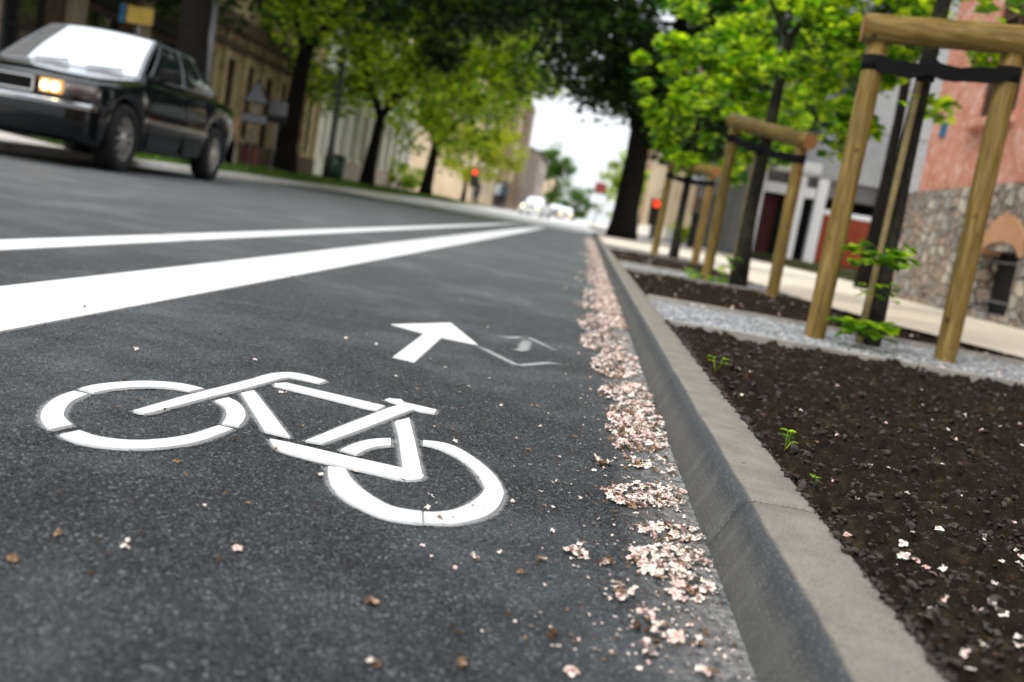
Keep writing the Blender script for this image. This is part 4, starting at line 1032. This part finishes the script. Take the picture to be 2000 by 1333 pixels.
# ------------------------------------------------------------------ street furniture
def pole_sign(name, base, h, r_, label, cat, heads):
    e = empty(name, base); bm = bmesh.new(); tube(bm, [Vector((0,0,0)), Vector((0,0,h))], r_, 10); tube(bm, [Vector((0,0,0)), Vector((0,0,.12))], r_*1.8, 10); mesh_obj('pole', bm, M['metal'], e)
    heads(e); tag(e, label, cat); return e
def rect_head(w, h, z, mat, dy=-.05, dx=0):
    def f(e):
        bm = bmesh.new(); box(bm, -w/2+dx, w/2+dx, dy-.015, dy+.015, z-h/2, z+h/2, .01); mesh_obj('sign_panel', bm, mat, e)
        bm = bmesh.new(); box(bm, -w/2-.02+dx, w/2+.02+dx, dy+.016, dy+.03, z-h/2-.02, z+h/2+.02, .004); mesh_obj('sign_frame', bm, M['dmetal'], e)
    return f
def tri_head(s, z, mat):
    def f(e):
        for nm, k, y, m in (('sign_frame',1.0,-.045,M['dmetal']),('sign_panel',.82,-.06,mat)):
            bm = bmesh.new(); P = [(0,s*.62*k),(-s*.55*k,-s*.36*k),(s*.55*k,-s*.36*k)]
            a = [bm.verts.new((x,y,z+q)) for x,q in P]; b = [bm.verts.new((x,y+.014,z+q)) for x,q in P]
            bm.faces.new(a); bm.faces.new(list(reversed(b)))
            for i in range(3): bm.faces.new((a[i],b[i],b[(i+1)%3],a[(i+1)%3]))
            mesh_obj(nm, bm, m, e)
        rect_head(.62,.2,z-.58,M['metal'])(e)
    return f
def base_from(px, py, Y, z): v = atY(px, py, Y); return Vector((v.x, Y, z))
b = base_from(502, 195, 24, .2); zz = atY(502,185,24).z-.2
pole_sign('road_sign', b, zz+.4, .03, 'triangular grey road sign with a small plate left of the leaning tree', 'road sign', tri_head(.62, zz, M['metal']))
b = base_from(545, 212, 25, .2); zz = atY(545,213,25).z-.2
pole_sign('road_sign', b, zz+.25, .03, 'pale rectangular sign just left of the leaning tree trunk', 'road sign', lambda e: (rect_head(.44,.34,zz,M['metal'])(e), rect_head(.44,.12,zz-.28,M['dmetal'])(e)))
b = base_from(275, 35, 20, .2); zz = atY(275,32,20).z-.2
pole_sign('hanging_sign', b, zz+.1, .04, 'yellow sign with a blue end above the roof of the black car', 'sign', lambda e: (rect_head(.55,.34,zz,M['signy'])(e), rect_head(.12,.36,zz+.0,M['signb'],-.09,-.34)(e)))
# grey pole
b = base_from(400, 150, 21.5, .2)
e = empty('utility_pole', b); bm = bmesh.new(); tube(bm, [Vector((0,0,0)),Vector((0,0,3)),Vector((0,0,7))],[.13,.11,.09],12); mesh_obj('pole',bm,M['metal'],e); bm = bmesh.new(); tube(bm,[Vector((0,0,0)),Vector((0,0,.5))],.17,12); mesh_obj('base',bm,M['metal'],e); tag(e,'thick grey pole between the dark tree and the ochre house','pole')
# lamp post with bin
e = empty('street_lamp', (-8.05,30.3,.2)); bm = bmesh.new(); tube(bm, [Vector((0,0,0)),Vector((0,0,1.0)),Vector((0,0,1.05)),Vector((0,0,6.2))],[.13,.11,.085,.06],12); mesh_obj('pole',bm,M['dmetal'],e)
bm = bmesh.new(); tube(bm,[Vector((0,0,6.15)),Vector((.5,0,6.6)),Vector((1.5,0,6.75))],[.05,.04,.035],8); mesh_obj('arm',bm,M['dmetal'],e)
bm = bmesh.new(); box(bm,1.4,2.05,-.13,.13,6.68,6.82,.04); mesh_obj('lamp_head',bm,M['metal'],e); tag(e,'black lamp post between two street trees, a bin at its foot','street lamp')
e = empty('litter_bin', (-7.92,30.9,.2)); bm = bmesh.new(); tube(bm,[Vector((0,0,.08)),Vector((0,0,.75))],[.2,.24],14); mesh_obj('body',bm,M['green'],e); bm = bmesh.new(); tube(bm,[Vector((0,0,.755)),Vector((0,0,.80)),Vector((0,0,.86))],[.26,.26,.12],14); mesh_obj('lid',bm,M['dmetal'],e); tag(e,'green litter bin at the foot of the black lamp post','bin')
# awning and red crate by the shop
e = empty('awning', (-11.6,15.8,3.2)); bm = bmesh.new()
for k in range(12):
    y = -2.2+k*.37
    v = [bm.verts.new(p) for p in ((0,y,.6),(0,y+.37,.6),(1.3,y+.37,.02),(1.3,y,.02))]; bm.faces.new(v)
    v2 = [bm.verts.new(p) for p in ((1.3,y,.02),(1.3,y+.37,.02),(1.3,y+.185,-.22))]; bm.faces.new(v2)
bmesh.ops.solidify(bm, geom=bm.faces[:], thickness=.01); mesh_obj('canopy',bm,M['awning'],e)
bm = bmesh.new(); tube(bm,[Vector((0,-2.2,.0)),Vector((1.28,-2.2,.0))],.02,6); tube(bm,[Vector((0,2.2,.0)),Vector((1.28,2.2,.0))],.02,6); mesh_obj('arm',bm,M['dmetal'],e); tag(e,'pale scalloped awning on the dark shop house','awning')
b = base_from(490,300,27.5,.2); e = empty('waste_container', b); bm = bmesh.new(); box(bm,-.16,.16,-.16,.16,.05,.6,.03); mesh_obj('body',bm,M['redb'],e); bm = bmesh.new(); box(bm,-.18,.18,-.18,.18,.602,.68,.03); mesh_obj('lid',bm,M['dmetal'],e); tag(e,'small dark red container below the triangular sign','container')
def traffic_light(base, h, lampz, label, rad):
    e = empty('traffic_light', base); bm = bmesh.new(); tube(bm,[Vector((0,0,0)),Vector((0,0,h))],.06,10); mesh_obj('pole',bm,M['metal'],e)
    bm = bmesh.new(); box(bm,-rad*1.5,rad*1.5,-.16,.1,h-rad*7,h,.03); hd = mesh_obj('signal_head',bm,M['dmetal'],e)
    for k, m in enumerate((M['red'],M['off'],M['off'])):
        bm = bmesh.new(); c = Vector((0,-.17,h-rad*1.3-k*rad*2.2)); tube(bm,[c,c+Vector((0,.03,0))],rad,18); mesh_obj('lamp',bm,m,hd)
    tag(e,label,'traffic light')
v = atY(1282,399,33); traffic_light(Vector((v.x,33,.1)), v.z-.1+.16, 0, 'traffic light showing red right of the chestnut trunk', .12)
v = atY(928,338,70); traffic_light(Vector((v.x,70,.1)), v.z-.1+.24, 0, 'traffic light showing red left of the tall tan house', .17)
b = base_from(1350,470,30,.1); e = empty('bollard_post', b); bm = bmesh.new(); tube(bm,[Vector((0,0,0)),Vector((0,0,.95))],[.12,.11],12); mesh_obj('post',bm,M['dmetal'],e); bm = bmesh.new(); tube(bm,[Vector((0,0,.951)),Vector((0,0,1.0)),Vector((0,0,1.05))],[.13,.13,.05],12); mesh_obj('cap',bm,M['dmetal'],e); tag(e,'short dark post on the footpath behind the farthest guard','post')
b = base_from(1168,395,95,.1)
pole_sign('road_sign', b, 4.4, .06, 'distant red and white sign just left of the chestnut trunk', 'road sign', lambda e: (rect_head(1.0,.9,atY(1174,370,95).z,M['redb'])(e), rect_head(1.5,.9,atY(1172,392,95).z,M['signw'])(e)))

# people (distant, skinned)
def person(base, h, top, label, seed, face=0):
    e = empty('person', base, face); s = h/1.75; r = random.Random(seed)
    me = bpy.data.meshes.new('body')
    J = [(0,0,.95),(0,0,1.2),(0,0,1.42),(0,0,1.52),(0,-.02,1.66), (.1,0,.9),(.11,-.06,.5),(.11,.02,.09),(.11,-.1,.04), (-.1,0,.9),(-.11,.1,.5),(-.11,.2,.1),(-.11,.1,.05), (.19,0,1.38),(.25,.02,1.12),(.24,-.06,.88),(.24,-.08,.80), (-.19,0,1.38),(-.25,-.02,1.12),(-.24,-.08,.88),(-.24,-.1,.80)]
    E = [(0,1),(1,2),(2,3),(3,4),(0,5),(5,6),(6,7),(7,8),(0,9),(9,10),(10,11),(11,12),(2,13),(13,14),(14,15),(15,16),(2,17),(17,18),(18,19),(19,20)]
    RD = [.15,.14,.15,.06,.10,.10,.07,.045,.04,.10,.07,.045,.04,.07,.05,.038,.035,.07,.05,.038,.035]
    me.from_pydata([(x*s,y*s,z*s) for x,y,z in J], E, []); o = bpy.data.objects.new('body', me); link(o, e)
    o.modifiers.new('s','SKIN'); o.modifiers.new('u','SUBSURF').levels = 1
    for i, q in enumerate(me.skin_vertices[0].data): q.radius = (RD[i]*s, RD[i]*s*.85); q.use_root = (i == 0)
    me.materials.append(top)
    bm = bmesh.new(); bmesh.ops.create_uvsphere(bm, u_segments=12, v_segments=8, radius=.108*s)
    for v in bm.verts: v.co.z = v.co.z*1.15+1.69*s; v.co.y += .02*s
    bmesh.ops.delete(bm, geom=[v for v in bm.verts if v.co.z < 1.66*s and v.co.y < .03*s], context='VERTS'); mesh_obj('hair', bm, M['hair'], e, True)
    bm = bmesh.new(); tube(bm, [Vector((.1,.0,.93))*s,Vector((.11,-.06,.5))*s,Vector((.11,.02,.12))*s], [.115*s,.085*s,.062*s], 10); tube(bm, [Vector((-.1,.0,.93))*s,Vector((-.11,.1,.5))*s,Vector((-.11,.2,.12))*s], [.115*s,.085*s,.062*s], 10); mesh_obj('trousers', bm, M['cloth_d'], e)
    tag(e, label, 'person')
v = atY(981,395,62); person(Vector((v.x,62,.12)), 1.7, M['cloth_b'], 'person in a dark blue jacket on the far pavement before the tan house', 1)
v = atY(975,380,64); person(Vector((v.x-.1,64,.12)), 1.75, M['cloth_w'], 'person in a pale grey coat just behind the one in blue', 2)
v = atY(930,380,66); person(Vector((v.x,66,.12)), 1.65, M['cloth_d'], 'person in dark clothes below the left red traffic light', 3)
v = atY(1277,440,36); person(Vector((v.x,36,.1)), 1.0, M['cloth_b'], 'small figure in blue by the junction behind the farthest guard', 4)

# ------------------------------------------------------------------ cars
def interp(x, xs_, ys_): return float(np.interp(x, xs_, ys_))
def patch(bm, f, nu, nv, mi=0, u0=0, u1=1, v0=0, v1=1):
    g = [[bm.verts.new(f(u0+(u1-u0)*i/nu, v0+(v1-v0)*j/nv)) for j in range(nv+1)] for i in range(nu+1)]
    for i in range(nu):
        for j in range(nv):
            fc = bm.faces.new((g[i][j], g[i+1][j], g[i+1][j+1], g[i][j+1])); fc.smooth = True; fc.material_index = mi
    return g
def make_car(label, paint, base, rz=0, sc=1.0, lit=True, name='car', group=None, detail=True):
    e = empty(name, base, rz); e.scale = (sc,sc,sc); L = 4.4; WB = (.86, 3.42); WR = .315; AR = .365
    ss = [0,.04,.10,.18,.28,.4]+[.86+AR*math.sin(t)*1.0 for t in [(-PI/2)+PI*k/10 for k in range(11)]]+[1.35,1.6,1.9,2.2,2.5,2.8,2.95]+[3.42+AR*math.sin((-PI/2)+PI*k/10) for k in range(11)]+[3.9,4.05,4.2,4.3,4.37,4.4]
    hw = lambda s: interp(s, [0,.04,.10,.2,.35,.7,3.4,3.9,4.2,4.33,4.4], [.68,.74,.785,.82,.84,.852,.852,.84,.80,.76,.68])
    zt = lambda s: interp(s, [0,.08,.3,.8,1.2,1.36,3.6,4.0,4.3,4.4], [.70,.74,.785,.845,.895,.915,.955,.955,.93,.86])
    def zb(s):
        z = interp(s, [0,.3,.5,3.9,4.2,4.4], [.26,.20,.20,.22,.26,.34])
        for w in WB:
            if abs(s-w) < AR-1e-6: z = max(z, .31+math.sqrt(AR*AR-(s-w)**2))
        return z
    bm = bmesh.new(); prev = None
    for s in ss:
        h, t, b = hw(s), zt(s), zb(s); sh = t-.075
        P = [(0,b+.0),(h-.16,b),(h-.035,b)]
        for f_, dx in ((.15,-.02),(.4,0),(.62,.002),(.8,-.006),(1,-.03)): P.append((h+dx, b+(sh-b)*f_))
        P += [(h-.06,t-.03),(h-.13,t-.006),(h*.55,t+.012),(h*.25,t+.02),(0,t+.022)]
        row = P+[(-x,z) for x, z in reversed(P[1:-1])]
        ring = [bm.verts.new((x, s, z)) for x, z in row]
        if prev:
            n = len(ring)
            for k in range(n):
                f = bm.faces.new((prev[k], prev[(k+1)%n], ring[(k+1)%n], ring[k])); f.smooth = True
        else: bm.faces.new(list(reversed(ring)))
        prev = ring
    bm.faces.new(prev); bmesh.ops.recalc_face_normals(bm, faces=bm.faces)
    body = mesh_obj('body', bm, paint, e)
    # greenhouse
    yb = lambda u: 1.22+.16*abs(u)**2.2; yt = lambda u: 1.98+.10*abs(u)**2.2
    def ws(u, v):
        u = u*2-1; a = Vector((.735*u, yb(u), .905)); b = Vector((.565*u, yt(u), 1.372+.025*(1-u*u))); p = a.lerp(b, v); p.y -= .03*math.sin(PI*v); return p
    rb = lambda u: 3.80-.08*abs(u)**2; rt = lambda u: 3.12-.08*abs(u)**2
    def rw(u, v):
        u = u*2-1; a = Vector((.715*u, rb(u), .955)); b = Vector((.555*u, rt(u), 1.365+.025*(1-u*u))); return a.lerp(b, v)
    def sd(sg):
        def f(u, v):
            a = Vector((sg*(.735-.02*u+.02*math.sin(PI*u)), 1.38+(3.72-1.38)*u, .905+.05*u)); b = Vector((sg*(.565-.01*u+.012*math.sin(PI*u)), 2.08+(3.04-2.08)*u, 1.372-.007*u)); p = a.lerp(b, v); p.x += sg*.028*math.sin(PI*v); return p
        return f
    def roof(u, v):
        uu = u*2-1; a = Vector((.565*uu, yt(uu), 1.372+.025*(1-uu*uu))); b = Vector((.555*uu, rt(uu), 1.365+.025*(1-uu*uu))); p = a.lerp(b, v); p.z += .022*math.sin(PI*v)*(1-.6*uu*uu); return p
    bm = bmesh.new()
    for f in (ws, rw, roof): patch(bm, f, 14, 8)
    patch(bm, sd(1), 14, 6); patch(bm, sd(-1), 14, 6)
    bmesh.ops.remove_doubles(bm, verts=bm.verts, dist=.003); bmesh.ops.recalc_face_normals(bm, faces=bm.faces)
    mesh_obj('roof', bm, paint, e)
    def offs(f, d):
        def g(u, v):
            p = f(u,v); a = f(min(1,u+.01),v)-f(max(0,u-.01),v); b = f(u,min(1,v+.01))-f(u,max(0,v-.01)); n = a.cross(b).normalized(); return p+n*d
        return g
    def glassp(nm, f, u0,u1,v0,v1, m, d, shape=None):
        bm = bmesh.new(); g = offs(f, d)
        if shape:
            def g2(s_, t_): u = (shape[0]+(shape[1]-shape[0])*s_)*(1-t_)+(shape[2]+(shape[3]-shape[2])*s_)*t_; return g(u, v0+(v1-v0)*t_)
            patch(bm, g2, 8, 6)
        else: patch(bm, g, 14, 8, 0, u0,u1,v0,v1)
        bmesh.ops.recalc_face_normals(bm, faces=bm.faces)
        return mesh_obj(nm, bm, m, e)
    glassp('windscreen_trim', ws, .02,.98,.015,.965, M['metal'], .003)
    w = glassp('windscreen', ws, .045,.955,.05,.93, M['wglass'], .006)
    glassp('rear_window', rw, .07,.93,.08,.9, M['cglass'], -.006)
    for sg in (1,-1):
        s1 = sd(sg); dd = -.006*sg if True else 0
        tst = offs(s1, .01)(.5,.5)-s1(.5,.5); dd = .006 if tst.x*sg > 0 else -.006
        glassp('window_trim', s1, 0,1,.07,.93, M['metal'], dd*.5, (.03,.93,.03,.97))
        glassp('side_window', s1, 0,1,.10,.9, M['cglass'], dd, (.06,.44,.05,.46))
        glassp('side_window', s1, 0,1,.10,.9, M['cglass'], dd, (.475,.76,.50,.86))
        glassp('quarter_window', s1, 0,1,.10,.86, M['cglass'], dd, (.79,.90,.88,.96))
    if detail:
        for sg in (1,-1):   # wipers on the glass
            bm = bmesh.new(); g = offs(ws, .016 if True else 0)
            tube(bm, [offs(ws,.02 if (offs(ws,.01)(.5,.5)-ws(.5,.5)).y < 0 else -.02)(.5+sg*.18+k*.05*-1*sg if False else .30+(.35 if sg>0 else 0)+k*.045, .06+.012*k) for k in range(6)], .008, 5)
            mesh_obj('wiper', bm, M['trim'], e)
    # bumpers
    bm = bmesh.new()
    def bump_loft(sgn, y0):
        prev = None
        for k in range(17):
            u = -1+2*k/16; x = .845*u if abs(u) < .9 else .845*u; yy = y0+sgn*(-.13+.26*abs(u)**4)
            sec = [(0,.24),(-.02,.30),(-.03,.42),(-.02,.50),(0,.53),(.16,.53),(.16,.24)]
            ring = [bm.verts.new((x, yy+sgn*a, z)) for a, z in sec]
            if prev:
                for q in range(len(sec)): f = bm.faces.new((prev[q], prev[(q+1)%7], ring[(q+1)%7], ring[q])); f.smooth = q < 4
            else: bm.faces.new(ring)
            prev = ring
        bm.faces.new(list(reversed(prev))); bmesh.ops.recalc_face_normals(bm, faces=bm.faces)
    bump_loft(1, 0); mesh_obj('front_bumper', bm, paint, e); bm = bmesh.new(); bump_loft(-1, 4.42); mesh_obj('rear_bumper', bm, paint, e)
    bm = bmesh.new()
    prev = None
    for k in range(17):
        u = -1+2*k/16; x = .85*u; yy = -.165+.26*abs(u)**4; ring = [bm.verts.new((x*1.004, yy+a, z)) for a, z in ((0,.495),(-.004,.53),(.02,.545),(.10,.545),(.1,.495))]
        if prev:
            for q in range(5): bm.faces.new((prev[q], prev[(q+1)%5], ring[(q+1)%5], ring[q]))
        prev = ring
    bmesh.ops.recalc_face_normals(bm, faces=bm.faces); mesh_obj('bumper_strip', bm, M['chrome'] if paint == M['black'] else paint, e)
    # grille
    bm = bmesh.new()
    for (a,b,c,d) in ((-.41,.41,.690,.706),(-.41,.41,.575,.591),(-.41,-.392,.592,.689),(.392,.41,.592,.689)): box(bm, a,b,-.045,.02,c,d,.004)
    gf = mesh_obj('grille', bm, M['chrome'], e)
    bm = bmesh.new(); box(bm,-.391,.391,-.02,.01,.592,.689)
    for k in range(5): box(bm,-.390,.390,-.035,-.021,.597+k*.018,.603+k*.018)
    mesh_obj('grille_slats', bm, M['trim'], gf)
    # lights
    for sg in (1,-1):
        bm = bmesh.new(); x0, x1 = sorted((sg*.45, sg*.645)); box(bm, x0,x1,-.03,.05,.592,.703,.012); hl = mesh_obj('headlight', bm, M['head'] if lit else M['lens'], e)
        if lit:
            for cx in (.50, .585):
                bm = bmesh.new(); c = Vector((sg*cx,-.034,.645)); tube(bm,[c,c+Vector((0,-.008,0))],[.038,.03],14); mesh_obj('bulb',bm,M['headw'],hl)
        bm = bmesh.new(); prev = None
        for k in range(9):
            t = k/8; x = .652+(.838-.652)*math.sin(t*PI/2); y = -.028+.30*(1-math.cos(t*PI/2)); ring = [bm.verts.new((sg*x, y, z)) for z in (.595,.698)]
            if prev: f = bm.faces.new((prev[0],ring[0],ring[1],prev[1])); f.smooth = True
            prev = ring
        bmesh.ops.recalc_face_normals(bm, faces=bm.faces); bmesh.ops.solidify(bm, geom=bm.faces[:], thickness=.03); mesh_obj('indicator', bm, M['lens'], e)
        bm = bmesh.new(); x0, x1 = sorted((sg*.35, sg*.76)); box(bm, x0,x1,4.30,4.43,.60,.82,.015); mesh_obj('tail_light', bm, M['tail'], e)
        # mirror
        bm = bmesh.new(); x0, x1 = sorted((sg*.85, sg*1.03)); box(bm, x0,x1,1.47,1.56,.93,1.06,.03); box(bm, *sorted((sg*.74, sg*.88)), 1.50,1.56,.92,.97,.01); mr = mesh_obj('mirror', bm, M['trim'], e)
        # side rubbing strip, handles, door seams, sill
        bm = bmesh.new()
        for a, b in ((.86+AR+.04, 2.33),(2.36,3.42-AR-.03)): x0, x1 = sorted((sg*.846, sg*.872)); box(bm, x0,x1,a,b,.50,.545,.006)
        mesh_obj('side_moulding', bm, M['chrome'] if paint == M['black'] else paint, e)
        for y in (2.15,3.05):
            bm = bmesh.new(); x0, x1 = sorted((sg*.838, sg*.868)); box(bm, x0,x1,y,y+.17,.745,.775,.008); mesh_obj('door_handle', bm, M['trim'], e)
        for y in (1.36,2.345,3.22):
            bm = bmesh.new(); x0, x1 = sorted((sg*.80, sg*.8535)); box(bm, x0,x1,y,y+.009,.25 if y<3 else .62,.84); mesh_obj('door_seam', bm, M['under'], e)
        for y in WB:
            wl = bpy.data.objects.new('wheel', None); wl.location = (sg*.755, y, WR); link(wl, e)
            bm = bmesh.new(); pr = [(-.095,.20),(-.10,.26),(-.09,.305),(-.06,WR),(.06,WR),(.09,.305),(.10,.26),(.095,.20)]; n = 36
            rings = [[bm.verts.new((x, r_*math.cos(2*PI*k/n), r_*math.sin(2*PI*k/n))) for k in range(n)] for x, r_ in pr]
            for i in range(len(pr)):
                for k in range(n): f = bm.faces.new((rings[i][k], rings[i][(k+1)%n], rings[(i+1)%len(pr)][(k+1)%n], rings[(i+1)%len(pr)][k])); f.smooth = True
            bmesh.ops.recalc_face_normals(bm, faces=bm.faces); mesh_obj('tyre', bm, M['tyre'], wl)
            bm = bmesh.new(); xo = sg*.088
            def ringx(x, ro, ri, x2): 
                A = [bm.verts.new((x, ro*math.cos(2*PI*k/n), ro*math.sin(2*PI*k/n))) for k in range(n)]; B = [bm.verts.new((x2, ri*math.cos(2*PI*k/n), ri*math.sin(2*PI*k/n))) for k in range(n)]
                for k in range(n): f = bm.faces.new((A[k],A[(k+1)%n],B[(k+1)%n],B[k])); f.smooth = True
            ringx(xo, .208, .188, xo); ringx(xo, .188, .18, xo-sg*.06); bd = bmesh.new(); tube(bd,[Vector((xo-sg*.075,0,0)),Vector((xo-sg*.055,0,0))],.179,30); mesh_obj('spoke_gap_disc', bd, M['under'], wl)  # black disc paints in the shade seen between the spokes
            for k in range(10):
                a = 2*PI*k/10; d = Vector((0, math.cos(a), math.sin(a))); t = Vector((0,-d.z,d.y)); x1 = xo-sg*.002; x2 = xo-sg*.035
                P = [Vector((x1,0,0))+d*.03-t*.016, Vector((x1,0,0))+d*.03+t*.016, Vector((x1,0,0))+d*.19+t*.010, Vector((x1,0,0))+d*.19-t*.010]; Q = [p+Vector((x2-x1,0,0)) for p in P]
                vp = [bm.verts.new(p) for p in P]; vq = [bm.verts.new(p) for p in Q]; bm.faces.new(vp)
                for i in range(4): bm.faces.new((vp[i],vq[i],vq[(i+1)%4],vp[(i+1)%4]))
            c = Vector((xo+sg*.004,0,0)); tube(bm,[c-Vector((sg*.03,0,0)),c],.045,16)
            bmesh.ops.recalc_face_normals(bm, faces=bm.faces); rim = mesh_obj('rim', bm, M['alloy'], wl)
    bm = bmesh.new(); box(bm,-.66,.66,.35,4.1,.22,.46); mesh_obj('underbody', bm, M['under'], e)
    tag(e, label, 'car', group); return e
CARX, CARY, CSC = -6.22, 9.92, 1.2
make_car('black saloon car with one headlamp lit driving towards the viewer', M['black'], (CARX, CARY, 0), R(2.6), CSC)
v = atY(1035,405,74); make_car('white car far down the road in the sun, lamps on', M['whitecar'], (v.x,74,0), R(-8), 1.05, True)
v = atY(1085,415,120); make_car('pale grey car waiting behind the white one', M['greycar'], (v.x,120,0), 0, 1.2, False)
v = atY(1103,425,105); make_car('pale car with headlights on nearest the middle of the far road', M['bluecar'], (v.x,105,0), 0, 1.0, True)
v = atY(372,130,25); make_car('cream car parked on the pavement behind the black car', M['bluecar'], (v.x,24,.2), R(80), 1.2, False)

# ------------------------------------------------------------------ light, sky, camera
w = bpy.data.worlds.new('World'); S.world = w; w.use_nodes = True
nt = w.node_tree; bg = nt.nodes['Background']; sky = nt.nodes.new('ShaderNodeTexSky'); sky.sky_type = 'NISHITA'; sky.sun_disc = False
EL, AZ = 52, 215          # sun high, behind the viewer and to the left (azimuth clockwise from +Y)
sky.sun_elevation = R(EL); sky.sun_rotation = R(AZ); sky.air_density = 1.0; sky.dust_density = 3.0; sky.ozone_density = 1.0
mx = nt.nodes.new('ShaderNodeMix'); mx.data_type = 'RGBA'; mx.inputs[0].default_value = .8
tcw = nt.nodes.new('ShaderNodeTexCoord'); sp_ = nt.nodes.new('ShaderNodeSeparateXYZ'); nt.links.new(tcw.outputs['Generated'], sp_.inputs[0])
mr = nt.nodes.new('ShaderNodeMapRange'); nt.links.new(sp_.outputs[2], mr.inputs[0])
for i_, v_ in enumerate((0, 1, .95, 1.9)): mr.inputs[i_+1].default_value = v_
vm = nt.nodes.new('ShaderNodeVectorMath'); vm.operation = 'SCALE'; vm.inputs[0].default_value = (8.9, 9.2, 9.5); nt.links.new(mr.outputs[0], vm.inputs['Scale'])
nt.links.new(vm.outputs[0], mx.inputs[7])      # bright overcast, strongest overhead
nt.links.new(sky.outputs[0], mx.inputs[6]); nt.links.new(mx.outputs[2], bg.inputs[0]); bg.inputs[1].default_value = .13
sl = bpy.data.lights.new('sun', 'SUN'); sl.energy = 1.5; sl.angle = R(10); sl.color = (1,.95,.87)
so = bpy.data.objects.new('sun', sl); COL.objects.link(so)
d = Vector((math.sin(R(AZ))*math.cos(R(EL)), math.cos(R(AZ))*math.cos(R(EL)), math.sin(R(EL))))
so.rotation_euler = d.to_track_quat('Z', 'Y').to_euler()

cd = bpy.data.cameras.new('camera'); co = bpy.data.objects.new('camera', cd); COL.objects.link(co); S.camera = co
mw = CM.to_4x4(); mw.translation = (0,0,H); co.matrix_world = mw
cd.sensor_width = 36; cd.lens = F/2000*36; cd.clip_start = .02; cd.clip_end = 3000
cd.dof.use_dof = True; cd.dof.focus_distance = 1.42; cd.dof.aperture_fstop = 4.0
S.render.engine = 'CYCLES'; S.render.resolution_x = 1024; S.render.resolution_y = 682
S.view_settings.view_transform = 'Standard'; S.view_settings.look = 'None'; S.view_settings.exposure = .08; S.view_settings.gamma = 1
